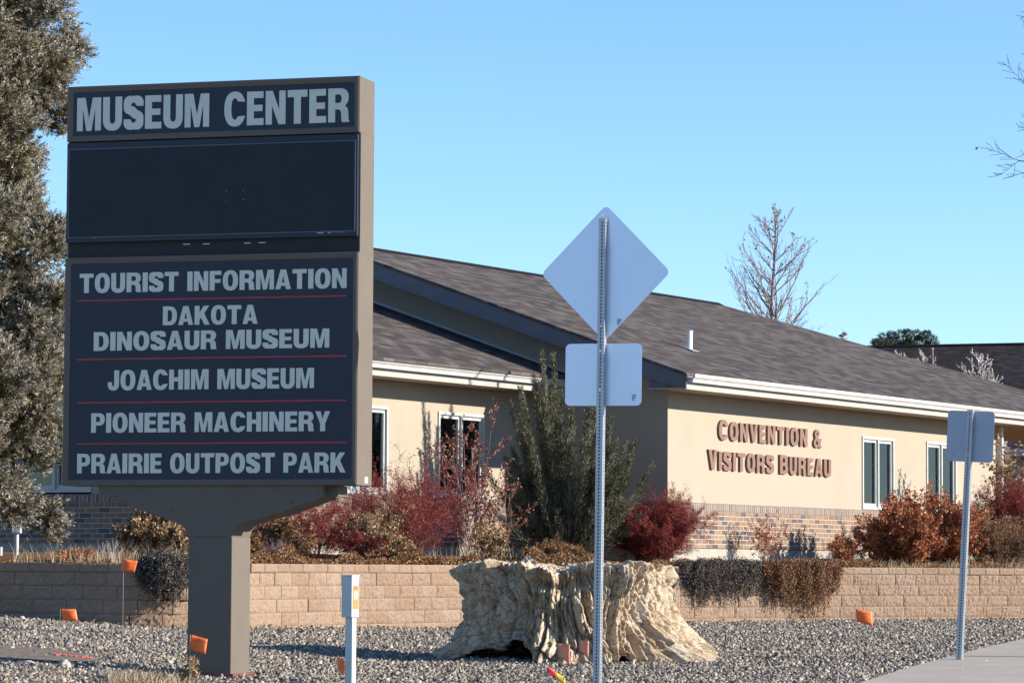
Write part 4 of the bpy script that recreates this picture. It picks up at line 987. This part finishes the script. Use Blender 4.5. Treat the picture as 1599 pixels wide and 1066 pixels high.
def shrub(name, label, px, Y, hpx, wpx, nst, mats, leaf, seed, kids=1.4, wob=.14, up=.03, base_r=.007, spread=.55, cat='shrub', group=None, z=None, lean=(0, 0), kl=.5, ang=.6, level=2, per=1):
    """bushy plant: stems from the base; leaf=(length,width,count multiplier)"""
    rng = np.random.default_rng(seed); X = gx(px, Y); z = bed_z(X, Y) if z is None else z
    root = thing(name, label, cat, (X, Y, z), 0, group); s = Y / F; H = hpx * s; Wd = wpx * s / 2
    segs = []; tips = []
    for k in range(nst):
        a = rng.random() * 6.283; rr = math.sqrt(rng.random()) * spread
        d = np.array([math.cos(a) * rr * Wd / H * 1.6 + lean[0], math.sin(a) * rr * Wd / H * 1.6 + lean[1], 1.0]); L = H * rng.uniform(.65, 1.0) * (1 - .15 * rr)
        b = (math.cos(a) * rr * Wd * .35, math.sin(a) * rr * Wd * .35, -.03)
        grow(rng, segs, tips, b, d, L, base_r * rng.uniform(.7, 1.2), level, kids, wob, up, 7, ang, kl, .2)
    seg_obj('stems', segs, mats[0], root, 3)
    if leaf and len(mats) > 1:
        P = np.array([t[0] for t in tips]); D = np.array([t[1] for t in tips])
        m = leaf[2]; idx = rng.choice(len(P), int(len(P) * m), replace=m > 1)
        P = P[idx] + rng.normal(0, .012, (len(idx), 3)); D = unit(D[idx] + rng.normal(0, .8, (len(idx), 3)))
        zc = P[:, 2] > .02; P, D = P[zc], D[zc]
        leaf_obj('leaves', leaf_quads(P, D, leaf[0] * rng.uniform(.6, 1.3, len(P)), leaf[1] * rng.uniform(.6, 1.3, len(P)), rng), mats[1], root)
    return root

L_JUN = leafmat('juniper_foliage', [(0, (.022, .024, .011)), (.35, (.055, .052, .023)), (.65, (.10, .085, .04)), (.85, (.17, .135, .075)), (1, (.28, .23, .16))])
L_JUNT = leafmat('frosted_sunlit_juniper_tips', [(0, (.11, .105, .06)), (.22, (.23, .205, .145)), (.45, (.38, .345, .29)), (.8, (.54, .50, .45)), (1, (.64, .60, .56))], pale=(.23, .185, .09), sc=2.4)  # naturally pale tips, with sunlit brightness painted into the colour as well
L_JUP = leafmat('upright_juniper_foliage', [(0, (.022, .028, .016)), (.4, (.06, .068, .036)), (.7, (.12, .122, .07)), (.9, (.20, .19, .12)), (1, (.30, .265, .18))], pale=(.21, .20, .15), sc=4.0)
L_RED = leafmat('barberry_twigs', [(0, (.09, .016, .016)), (.4, (.20, .026, .026)), (.7, (.31, .045, .04)), (.9, (.34, .10, .075)), (1, (.38, .22, .16))])
L_RUST = leafmat('rust_leaves', [(0, (.17, .045, .022)), (.35, (.34, .105, .045)), (.7, (.48, .19, .09)), (.9, (.53, .29, .17)), (1, (.58, .40, .28))])
L_TAN = leafmat('tan_dead_leaves', [(0, (.11, .06, .03)), (.35, (.26, .16, .08)), (.7, (.42, .29, .17)), (1, (.60, .48, .33))])
L_GCOV = leafmat('dead_ground_cover', [(0, (.06, .03, .016)), (.3, (.15, .075, .035)), (.6, (.27, .145, .07)), (.85, (.36, .22, .12)), (1, (.45, .32, .2))])
L_GREY = leafmat('grey_trailing_leaves', [(0, (.025, .025, .026)), (.4, (.06, .058, .058)), (.7, (.11, .10, .10)), (.9, (.20, .17, .15)), (1, (.3, .2, .12))])
L_BRTR = leafmat('brown_trailing_leaves', [(0, (.04, .032, .028)), (.3, (.13, .065, .034)), (.6, (.28, .125, .05)), (.85, (.40, .21, .10)), (1, (.25, .23, .22))])
L_GRASS = leafmat('dry_grass', [(0, (.22, .15, .08)), (.5, (.42, .32, .20)), (1, (.60, .50, .36))])
L_FEW = leafmat('few_brown_leaves', [(0, (.16, .075, .04)), (1, (.42, .25, .16))])
L_REDDRY = leafmat('dry_red_leaves', [(0, (.10, .04, .035)), (.5, (.22, .09, .07)), (1, (.36, .2, .15))])
L_PINE = leafmat('pine_needles', [(0, (.014, .022, .010)), (.5, (.04, .055, .024)), (.85, (.09, .095, .045)), (1, (.15, .14, .07))])
T_RED = paint('red_twig', (.16, .055, .05), .8, 0, .35, 20); T_GREY = paint('grey_twig', (.24, .19, .17), .85, 0, .35, 20); T_BROWN = paint('brown_twig', (.13, .085, .06), .85, 0, .35, 20)
T_WHITE = paint('white_twig', (.48, .45, .43), .8, 0, .2, 20); T_PURPLE = paint('purple_grey_twig', (.21, .15, .15), .8, 0, .3, 20)

def juniper_tree():
    rng = np.random.default_rng(5); Y0 = 37.7; X0 = gx(-110, Y0); z0 = bed_z(X0, Y0)
    root = thing('juniper_tree', 'tall pale-tipped grey-green juniper rising behind the left edge of the museum sign', 'tree', (X0, Y0, z0))
    H = 9.2; segs = []; P = []; D = []; clumps = []
    tr = [(np.array([.06 * math.sin(z), .05 * math.cos(z * 1.3), z]), .17 * (1 - z / (H + .6))) for z in np.linspace(-.1, H, 16)]
    mb = MB(); mb.tube([t[0] for t in tr], [max(.02, t[1]) for t in tr], 10); mb.build('trunk', BARK, root, True)
    def rad(z):   # crown radius with height
        return float(np.interp(z, [0, .5, 1.4, 2.3, 3.3, 4.2, 5.2, 6.2, 7.4, 9.2], [.7, 1.25, 1.5, 1.5, 1.55, 1.55, 1.58, 1.50, 1.3, .3]))
    nb = 150; P2 = []; D2 = []
    for b in range(nb):
        z = .75 + (H - 1.1) * (b + rng.random()) / nb; a = rng.random() * 6.283
        if b % 2: a = rng.normal(-.15, .8)         # more limbs on the side that leans to the light
        L = rad(z) * rng.uniform(.70, 1.10); d = unit(np.array([math.cos(a), math.sin(a), rng.uniform(-.25, .45)]))
        p = np.array([0, 0, z - .15 * L]); n = 7; r = .022 + .012 * L
        for i in range(n):
            d = unit(d + rng.normal(0, .13, 3) + np.array([0, 0, .03])); q = p + d * L / n
            segs.append((p.copy(), q.copy(), r * (1 - .8 * i / n), r * (1 - .8 * (i + 1) / n)))
            if i >= 3:
                for _ in range(1 if i < 5 else 2):
                    bc = q + rng.normal(0, .10, 3)                       # a bough: three or four brushes close together
                    for _ in range(3): clumps.append((bc + rng.normal(0, .085, 3), rng.uniform(.11, .18), unit(d + rng.normal(0, .35, 3))))
            if i >= 2:
                for _ in range(3):
                    t = unit(d + rng.normal(0, .8, 3)); m = q + t * rng.uniform(.15, .4); segs.append((q.copy(), m, .006, .002))
            p = q
    for c, R, d in clumps:
        k = max(6, int(19 * (R / .15) ** 2)); tc = c + unit(rng.normal(size=(k, 3))) * (R * rng.random((k, 1)) ** .5) * np.array([1, 1, .8])
        td = unit(unit(tc - c) * .8 + d * .8 + np.array([0, 0, .25]) + rng.normal(0, .25, (k, 3)))
        for t_, dd in zip(tc, td):
            u = rng.random((34, 1)); pp = t_ + dd * (u * .15 - .03) + rng.normal(0, .011, (34, 3)); lf = unit(dd + rng.normal(0, .42, (34, 3)))
            tip = u[:, 0] > .50; P.append(pp[~tip]); D.append(lf[~tip]); P2.append(pp[tip]); D2.append(lf[tip])
    P = np.concatenate(P); D = np.concatenate(D); ok = P[:, 2] > .1; P, D = P[ok], D[ok]
    P2 = np.concatenate(P2); D2 = np.concatenate(D2); ok = P2[:, 2] > .1; P2, D2 = P2[ok], D2[ok]
    seg_obj('branches', segs, BARK, root, 5)
    cr = leaf_obj('crown', leaf_quads(P, D, rng.uniform(.032, .062, len(P)), rng.uniform(.008, .014, len(P)), rng), L_JUN, root)
    leaf_obj('frosted_sunlit_tips', leaf_quads(P2, D2, rng.uniform(.028, .055, len(P2)), rng.uniform(.008, .013, len(P2)), rng), L_JUNT, cr)
    print('juniper quads', len(P), len(P2))

def upright_juniper():
    rng = np.random.default_rng(8); Y0 = 44.6; X0 = gx(888, Y0); z0 = bed_z(X0, Y0)
    root = thing('upright_juniper', 'dark green upright juniper bush with feathery plumes in the building corner', 'shrub', (X0, Y0, z0))
    s = Y0 / F; segs = []; P = []; D = []
    # plume tips: (px, py) with depth offset
    tips = [(852, 553), (838, 590), (866, 600), (845, 640), (806, 608), (812, 650), (800, 700), (880, 615), (890, 640), (915, 640), (925, 625), (938, 650), (956, 655), (965, 690), (988, 690), (980, 720), (975, 750), (950, 700), (905, 690), (870, 690), (830, 690), (790, 780), (796, 740), (820, 740), (850, 740), (885, 740), (920, 740), (955, 760), (800, 810), (830, 800), (870, 800), (910, 800), (945, 810), (975, 790)]
    for tx, ty in tips:
        for rep in range(3):
            t = np.array([(tx - 888) * s + rng.normal(0, .04 + .06 * rep), rng.normal(0, .28), (at(tx, ty, Y0)[2] - z0) * (1 - .16 * rep * rng.random())])
            b = np.array([t[0] * .2, t[1] * .3, 0.0]); c = np.array([t[0] * .62, t[1] * .8, t[2] * .40])
            n = 26; L = t[2]
            us = np.linspace(0, 1, n + 1); pts = np.array([(1 - u) ** 2 * b + 2 * u * (1 - u) * c + u * u * t for u in us])
            for i in range(n): segs.append((pts[i], pts[i + 1], .012 * (1 - us[i]) + .001, .012 * (1 - us[i + 1]) + .001))
            m = int(230 * L) + 100; u = .12 + .88 * rng.random(m) ** .8; ix = np.minimum((u * n).astype(int), n - 1); f = u * n - ix
            q = pts[ix] + (pts[ix + 1] - pts[ix]) * f[:, None]; tg = unit(pts[ix + 1] - pts[ix])
            wd = (.115 * (1 - u) ** .9 + .006)[:, None]
            out = unit(rng.normal(size=(m, 3))); off = out * wd * rng.random((m, 1)) ** .5
            # side sprays: three leaves in a row along an ascending twiglet
            dd = unit(tg * 1.1 + out * .55 + rng.normal(0, .18, (m, 3)))
            for k in range(3): P.append(q + off + dd * .026 * k); D.append(unit(dd + rng.normal(0, .25, (m, 3))))
    P = np.concatenate(P); D = np.concatenate(D); ok = P[:, 2] > .03; P, D = P[ok], D[ok]
    seg_obj('branches', segs, BARK, root, 4); leaf_obj('foliage', leaf_quads(P, D, rng.uniform(.03, .06, len(P)), rng.uniform(.007, .013, len(P)), rng), L_JUP, root)
    print('upright juniper quads', len(P))

def trailing(name, label, x0, x1, ybot, mat, seed, n, bulge=.35, top=None):
    """plant spilling over the wall cap: px range along the wall, lowest px row"""
    rng = np.random.default_rng(seed); mid = (x0 + x1) / 2
    Ym = float(np.interp(mid, [p for p, _ in WALLPX], [y for _, y in WALLPX])); X = gx(mid, Ym); root = thing(name, label, 'shrub', (X, Ym, WTOP), 0, 'trailing shrubs hanging over the block wall')
    segs = []; P = []; D = []
    nst = n
    for k in range(nst):
        px = x0 + (x1 - x0) * rng.random(); Yw = float(np.interp(px, [p for p, _ in WALLPX], [y for _, y in WALLPX]))
        e = min(1, 3.2 * min(px - x0, x1 - px) / (x1 - x0) + .10) * (.74 + .16 * math.sin(px * .11 + seed) + .10 * math.sin(px * .37))
        drop = (float(WTOP - at(px, ybot, Yw)[2])) * (.40 + .68 * e) * rng.uniform(.30, 1.05)
        b = np.array([gx(px, Yw) - X, Yw + rng.uniform(.0, .35) - Ym, rng.uniform(-.03, .03)])
        # arch out over the cap then hang
        outv = np.array([rng.normal(0, .12), -1.0, 0]); outv /= np.linalg.norm(outv); bl = bulge * e * rng.uniform(.25, 1.0)
        hump = rng.uniform(.02, .10) * e
        pts = [b]; ns = 14
        for i in range(1, ns + 1):
            u = i / ns; pts.append(b + outv * (bl + .1) * (1 - (1 - min(1, u * 1.6)) ** 2) + np.array([rng.normal(0, .012), rng.normal(0, .012), hump * math.sin(min(1, u * 2.2) * math.pi * .9) - drop * max(0, (u - .22) / .78) ** 1.25]))
        for i in range(ns): segs.append((pts[i], pts[i + 1], .004, .003))
        pts = np.array(pts); m = 120; u = rng.random(m) * ns; ix = np.minimum(u.astype(int), ns - 1); q = pts[ix] + (pts[ix + 1] - pts[ix]) * (u - ix)[:, None]
        tg = unit(pts[ix + 1] - pts[ix]); q = q + rng.normal(0, .028, (m, 3)); P.append(q); D.append(unit(tg * .8 + rng.normal(0, .7, (m, 3)) + np.array([0, -.3, 0])))
    P = np.concatenate(P); D = np.concatenate(D)
    seg_obj('stems', segs, T_BROWN, root, 3); leaf_obj('leaves', leaf_quads(P, D, rng.uniform(.018, .04, len(P)), rng.uniform(.009, .018, len(P)), rng), mat, root)

def ground_cover():
    rng = np.random.default_rng(21); P = []; D = []
    def strip(x0, x1, dy0, dy1, h, n, hump=0):
        px = x0 + (x1 - x0) * rng.random(n); Yw = np.interp(px, [p for p, _ in WALLPX], [y for _, y in WALLPX]); dy = dy0 + (dy1 - dy0) * rng.random(n)
        X = (px - 799.5) / F * (Yw); Y = Yw + dy
        hh = h * (.55 + .45 * np.sin(px * .045 + 1.0) * np.sin(px * .017)) * (1 + .3 * np.sin(px * .13))
        z = np.array([bed_z(a, b) for a, b in zip(X, Y)]) + np.abs(hh) * rng.random(n) ** .8
        P.append(np.stack([X, Y, z], -1)); D.append(unit(rng.normal(size=(n, 3)) + np.array([0, -.2, .45])))
    strip(385, 925, .02, 1.3, .20, 42000); strip(610, 930, .05, .6, .24, 16000); strip(810, 925, -.12, .3, .22, 7000)
    strip(940, 1090, .1, 1.0, .12, 6000); strip(1085, 1370, .3, 1.4, .13, 14000); strip(1290, 1420, .02, .6, .15, 6000); strip(1340, 1640, .1, .9, .10, 9000); strip(-80, 290, .1, .8, .05, 3500)
    P = np.concatenate(P); D = np.concatenate(D)
    o = leaf_obj('ground_cover', leaf_quads(P, D, rng.uniform(.02, .045, len(P)), rng.uniform(.012, .024, len(P)), rng), L_GCOV)
    props(o, 'matted dead brown ground cover along the top of the block wall', kind='stuff')
    # a few leaves blown onto the gravel
    n = 420; Yl = 24.5 + 22 * rng.random(n); Xl = (rng.random(n) * 1640 - 820) / F * Yl; wy = np.interp(Xl, WALLXY[:, 0], WALLXY[:, 1]); Yl = np.where(rng.random(n) < .45, wy - .08 - .5 * rng.random(n) ** 2, np.minimum(Yl, wy - .1))
    Pl = np.stack([Xl, Yl, gz(Xl, Yl) + .028 + .012 * rng.random(n)], -1); Dl = unit(rng.normal(size=(n, 3)) * np.array([1, 1, .35]))
    o = leaf_obj('fallen_leaves', leaf_quads(Pl, Dl, rng.uniform(.025, .055, n), rng.uniform(.014, .028, n), rng), L_TAN); props(o, 'scattered dry tan leaves blown onto the gravel', kind='stuff')
    # dry grass: thin arching blades
    V = []
    def blades(px0, px1, Ya, Yb, n, h, onbed=True, lean=.35):
        for _ in range(n):
            px = px0 + (px1 - px0) * rng.random(); Y = Ya + (Yb - Ya) * rng.random() if not onbed else float(np.interp(px, [p for p, _ in WALLPX], [y for _, y in WALLPX])) + Ya + (Yb - Ya) * rng.random()
            X = gx(px, Y); z = bed_z(X, Y) if onbed else gzf(X, Y); a = rng.random() * 6.283; L = h * rng.uniform(.4, 1.1); ln = lean * rng.uniform(.2, 1.6)
            p = np.array([X, Y, z]); d = np.array([math.cos(a) * ln, math.sin(a) * ln, 1.0]); s = np.array([math.sin(a + 1.2), -math.cos(a + 1.2), 0]) * .0028
            q = p + unit(d) * L * .55; t = q + unit(d + np.array([math.cos(a) * ln * 2, math.sin(a) * ln * 2, -.35])) * L * .45
            V.append([p - s, p + s, q + s * .8, q - s * .8]); V.append([q - s * .8, q + s * .8, t + s * .15, t - s * .15])
    blades(20, 290, .1, .8, 420, .30); blades(1330, 1640, .05, .7, 900, .24, True, .8); blades(1250, 1400, .1, .8, 250, .16, True, .7); blades(640, 830, .5, 1.4, 160, .35)
    blades(170, 300, 24.9, 25.9, 800, .16, False, .45); blades(20, 180, 25.2, 26.2, 120, .10, False, .5)
    V = np.array(V).reshape(-1, 3); o = leaf_obj('dry_grass', V, L_GRASS); props(o, 'sparse pale dry grass on the bed and at the foot of the sign', kind='stuff')

def bare_tree(name, label, px, Y, top_py, wpx, seed, z=None, leaves=60, ratio=.42, bark=None, group=None, spread=.9, nb=38, r0=.08, base_z=None, level=2, lsize=.05, ang=.55, up=.05, start=.25, rmin=0.0, rise=(.7, 1.2), kids=1.2):
    rng = np.random.default_rng(seed); X = gx(px, Y); z = (bed_z(X, Y) if base_z is None else base_z); H = float(at(px, top_py, Y)[2]) - z
    root = thing(name, label, 'tree', (X, Y, z), 0, group); Wd = wpx * Y / F / 2; segs = []; tips = []; bark = bark or BARK
    n = 14; pts = [np.array([.05 * math.sin(i * 1.1) * H / 8, .04 * math.cos(i * .9) * H / 8, H * i / n - (.1 if i == 0 else 0)]) for i in range(n + 1)]
    MB().tube(pts, [max(.004, r0 * (1 - i / n) ** .8 + .004) for i in range(n + 1)], 8).build('trunk', bark, root, True)
    for b in range(nb):
        t = start + (.97 - start) * (b + rng.random()) / nb; i = int(t * n); p = pts[i] + (pts[min(i + 1, n)] - pts[i]) * (t * n - i)
        a = b * 2.4 + rng.normal(0, .3); prof = math.sin(math.pi * min(1, (1 - t) / (1 - start) * .5 + .02)) ** .8
        L = Wd * spread * 1.25 * prof * rng.uniform(.75, 1.1) + .12 * H * .1
        d = np.array([math.cos(a), math.sin(a), rng.uniform(*rise)])
        grow(rng, segs, tips, p, d, L, r0 * .32 * prof + .003, level, kids, .10, up, 6, ang, .45, .15)
    seg_obj('crown', segs, bark, root, 3, rmin)
    if leaves:
        idx = rng.choice(len(tips), min(leaves, len(tips)), replace=False); P = np.array([tips[i][0] for i in idx]); D = unit(rng.normal(size=(len(idx), 3)) + np.array([0, 0, -.6]))
        leaf_obj('leaves', leaf_quads(P, D, rng.uniform(.6, 1.2, len(P)) * lsize, rng.uniform(.6, 1.1, len(P)) * lsize * .8, rng), L_FEW, root)
    return root

def pine():
    rng = np.random.default_rng(31); Y = 125.0; px = 1415; X = gx(px, Y); z = 2.2; H = float(at(px, 518, Y)[2]) - z
    root = thing('pine_tree', 'dark green pine top showing above the ridge of the far dark roof', 'tree', (X, Y, z)); s = Y / F
    MB().tube([(0, 0, -.2), (.1, 0, H * .6), (0, 0, H * .97)], [.22, .12, .03], 8).build('trunk', BARK, root)
    P = []; D = []
    cl = [(rng.normal(0, 1) * .6, rng.normal(0, .5), H - .42 - abs(rng.normal(0, .4))) for _ in range(30)] + [((p - px) * s, rng.normal(0, .2), float(at(p, q, Y)[2]) - z) for p, q in ((1368, 536), (1372, 541), (1383, 526), (1380, 533), (1394, 523), (1397, 530), (1408, 521), (1420, 519), (1432, 521), (1446, 522), (1444, 528), (1455, 530), (1458, 537), (1437, 530), (1425, 530), (1412, 530), (1400, 536), (1450, 537))]
    cl += [(rng.normal(0, 1.1), rng.normal(0, 1.1), H * rng.uniform(.35, .88)) for _ in range(90)]
    for c in cl:
        R = rng.uniform(.10, .22); m = 260; o = unit(rng.normal(size=(m, 3))); P.append(np.array(c) + o * R * rng.random((m, 1)) ** .5 * np.array([1.2, 1.2, .75])); D.append(unit(o + np.array([0, 0, .5]) + rng.normal(0, .3, (m, 3))))
    P = np.concatenate(P); D = np.concatenate(D); leaf_obj('crown', leaf_quads(P, D, rng.uniform(.08, .16, len(P)), .022, rng), L_PINE, root)

def far_building():
    Y = 108.0; a = at(1335, 541.5, Y); b = at(1900, 529, Y - 4.0)
    d = b - a; d[2] = 0; L = np.linalg.norm(d); d /= L; nb = np.array([d[1], -d[0], 0])
    root = thing('far_building', 'distant building with a long dark shingled roof beyond the visitors bureau', 'building', (float(a[0]), float(a[1]), 0), math.atan2(d[1], d[0]))
    zr = float(a[2]); run = 9.0; ze = zr - run * .42; L2 = L + 12
    mb = MB()
    def uvf(pts, flip=1):
        k = math.hypot(1, .42); mb.face(pts, [(p[0], p[1] * k) for p in pts])
    uvf([(-.8, -run, ze), (L2, -run, ze), (L2, 0, zr), (-.8, 0, zr)]); uvf([(-.8, 0, zr), (L2, 0, zr), (L2, run, ze), (-.8, run, ze)])
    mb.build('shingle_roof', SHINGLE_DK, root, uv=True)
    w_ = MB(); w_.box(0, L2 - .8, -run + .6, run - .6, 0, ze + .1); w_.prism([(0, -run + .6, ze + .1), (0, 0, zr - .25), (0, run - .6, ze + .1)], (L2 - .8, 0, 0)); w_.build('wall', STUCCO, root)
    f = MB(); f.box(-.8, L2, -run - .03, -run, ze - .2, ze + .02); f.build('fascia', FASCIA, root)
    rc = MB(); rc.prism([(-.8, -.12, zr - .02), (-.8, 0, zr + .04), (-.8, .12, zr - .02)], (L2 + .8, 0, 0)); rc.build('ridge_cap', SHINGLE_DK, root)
    # pole standing between the two roofs
    Yp = 82.0; X = gx(1457, Yp); zb = 2.0; zt = float(at(1457, 545, Yp)[2]); r = thing('utility_pole', 'thin weathered pole in front of the far dark roof', 'pole', (X, Yp, zb))
    MB().tube([(0, 0, -.2), (0, 0, zt - zb)], [.045, .032], 8).build('shaft', BARK, r); MB().tube([(0, 0, zt - zb), (0, 0, zt - zb + .03)], .04, 8).build('cap', BARKL, r)

def plants():
    juniper_tree(); upright_juniper()
    S = shrub
    S('barberry_bush', 'dense dark red barberry bush at the corner of the lettered wall', 1020, 45.2, 118, 150, 60, (T_RED, L_RED), (.026, .006, 1.7), 41, 1.6, .15, .02, .006, .75, group='red shrubs along the building')
    S('barberry_bush', 'airy crimson twigged bush right of the museum sign, below the left window', 625, 41.2, 172, 190, 56, (T_RED, L_RED), (.025, .007, 1.25), 42, 1.3, .15, .02, .006, .75, group='red shrubs along the building')
    S('barberry_bush', 'low crimson bush half hidden beneath the sign bracket', 490, 39.9, 112, 190, 34, (T_RED, L_RED), (.025, .007, 1.1), 43, 1.3, .17, .0, .006, .8, group='red shrubs along the building')
    S('leafy_shrub', 'tan leaved shrub mixed into the base of the airy crimson bush', 590, 40.4, 100, 170, 26, (T_BROWN, L_TAN), (.035, .020, .9), 44, 1.2, .16, .01, .006, .75, group='brown shrubs on the bed')
    S('leafy_shrub', 'brown leaved shrub just right of the sign post', 430, 38.7, 75, 100, 26, (T_BROWN, L_GCOV), (.032, .018, 1.1), 45, 1.2, .17, .0, .006, .8, group='brown shrubs on the bed')
    S('twiggy_shrub', 'small dark rounded twiggy bush beside the sign post', 432, 38.0, 46, 52, 40, (T_PURPLE,), None, 46, 1.5, .18, .0, .004, .8, group='brown shrubs on the bed')
    S('tall_bare_shrub', 'tall bare shrub with pale stems and dry red leaves before the window', 738, 43.0, 225, 120, 9, (T_PURPLE, L_REDDRY), (.045, .026, .75), 47, .9, .10, .04, .012, .55, ang=.5, kl=.42)
    S('leaning_bare_shrub', 'bare shrub with grey stems leaning right beside the upright juniper', 775, 43.2, 170, 80, 5, (T_GREY, L_REDDRY), (.04, .022, .7), 48, .9, .12, .02, .011, .6, lean=(.22, 0), ang=.5, kl=.4)
    S('leafy_shrub', 'short shrub of curled yellow tan leaves in front of the dark building corner', 775, 42.4, 70, 60, 9, (T_GREY, L_TAN), (.05, .03, .5), 49, .9, .15, .02, .006, .7, group='brown shrubs on the bed')
    S('twiggy_shrub', 'greyish brown twiggy mound on the bed behind the stump', 868, 43.3, 48, 100, 46, (T_GREY, L_GCOV), (.03, .012, .9), 50, 1.4, .18, .0, .004, .85, group='brown shrubs on the bed')
    S('leafy_shrub', 'tan and brown leaved shrub left of the sign post above the wall', 240, 37.0, 88, 105, 24, (T_BROWN, L_TAN), (.042, .025, 1.5), 51, 1.3, .16, .02, .006, .7, group='brown shrubs on the bed')
    S('rust_shrub', 'wide shrub covered in rust orange leaves under the right hand windows', 1438, 49.0, 118, 190, 85, (T_BROWN, L_RUST), (.040, .025, 1.3), 52, 1.3, .15, .04, .006, 1.0)
    S('barberry_bush', 'dark red bush at the right edge behind the square road sign', 1592, 50.5, 150, 120, 50, (T_RED, L_RED), (.03, .008, 1.7), 53, 1.5, .15, .02, .006, .75, group='red shrubs along the building')
    S('twiggy_shrub', 'grey twiggy bush between the rust shrub and the right edge', 1560, 49.2, 92, 110, 60, (T_GREY, L_GCOV), (.03, .012, .6), 54, 1.4, .16, .0, .004, .85, group='brown shrubs on the bed')
    S('tall_leafy_shrub', 'tall sparse shrub with pale dry leaves at the right corner of the building', 1582, 52.5, 205, 70, 9, (T_PURPLE, L_TAN), (.06, .036, .7), 55, 1.0, .10, .04, .010, .5)
    S('sprig', 'thin bare sprig with a few leaves before the brick below the wall letters', 1200, 47.6, 75, 70, 10, (T_GREY, L_RUST), (.035, .02, .25), 56, 1.0, .12, .03, .004, .6, group='thin sprigs before the brick')
    S('sprig', 'low brown sprig in front of the foundation left of the rust shrub', 1315, 48.2, 50, 60, 9, (T_BROWN, L_RUST), (.035, .02, .6), 57, 1.0, .14, .02, .004, .7, group='thin sprigs before the brick')
    S('fern_clump', 'dead orange fern fronds on the bed at the far left', 120, 36.2, 34, 60, 9, (T_BROWN, L_RUST), (.05, .016, 1.2), 58, 1.2, .16, .0, .004, .8, cat='plant')
    S('dry_weed', 'pale bare weed stalks on the bed before the shaded brick', 172, 36.4, 50, 70, 12, (T_WHITE,), None, 59, .6, .08, .03, .004, .7, cat='plant')
    S('dry_weed', 'dried pale weed at the foot of the museum sign post', 297, 25.6, 44, 16, 5, (T_WHITE, L_TAN), (.03, .016, .8), 60, .8, .1, .03, .003, .6, cat='plant', z=gzf(gx(297, 25.6), 25.6))
    trailing('trailing_shrub', 'dark grey leaved shrub spilling over the wall left of the sign post', 218, 300, 948, L_GREY, 61, 210, .30)
    trailing('trailing_shrub', 'dark grey and brown shrub spilling over the wall right of the stump', 1062, 1190, 952, L_GREY, 62, 300, .34)
    trailing('trailing_shrub', 'orange brown shrub spilling over the wall, rightmost of the trailing shrubs', 1188, 1312, 962, L_BRTR, 63, 320, .36)
    ground_cover()
    bare_tree('bare_tree', 'bare pyramidal tree with a few leaves rising behind the roof', 1208, 72, 326, 175, 71, leaves=260, nb=46, r0=.085, level=2, lsize=.07, ang=.5, up=.06, start=.30, rmin=.0030, spread=1.2, bark=T_PURPLE, kids=1.35)
    bare_tree('bare_tree', 'leafless tree reaching in from the right edge high in the sky', 1795, 31.0, -140, 430, 72, leaves=260, nb=125, r0=.06, base_z=gzf(5.5, 31.0), level=2, lsize=.035, ang=.6, up=.02, start=.62, rmin=.0024, spread=.70, bark=T_PURPLE, rise=(.1, .9), kids=2.1)
    for px, ty, wpx, seed, lb in ((1408, 549, 40, 73, 'pale bare sapling nearest the ridge, in front of the far dark roof'), (1441, 549, 44, 74, 'pale bare sapling just left of the thin pole'), (1528, 550, 44, 75, 'tallest pale bare sapling in front of the far dark roof'), (1553, 585, 36, 76, 'short pale bare sapling at the right, before the far dark roof')):
        bare_tree('bare_sapling', lb, px, 84 + (seed % 3), ty, wpx, seed, leaves=0, nb=34, r0=.055, bark=T_WHITE, base_z=2.0, level=2, group='pale saplings before the far roof', start=.45, rmin=.009, spread=2.2)
    for px, ty, wpx, seed, lb in ((1315, 512, 34, 77, 'small tree top with dry orange leaves just over the roof slope'), (1365, 545, 30, 78, 'low tree top with orange leaves where the two roofs meet'), (1478, 585, 26, 79, 'orange leaved sapling right of the thin pole')):
        bare_tree('autumn_sapling', lb, px, 78 + seed % 3, ty, wpx, seed, leaves=420, nb=30, r0=.04, bark=T_PURPLE, base_z=2.0, level=2, group='saplings with dry orange leaves', lsize=.10, start=.4, rmin=.008)
    pine(); far_building()

terrain(); retaining_wall()
_, UC = building()
museum_sign(); signs(); marker_post(); flags(); rocks(); spray_mark(); conduits(UC); stump(); gravel(); plants()
bpy.context.view_layer.update()
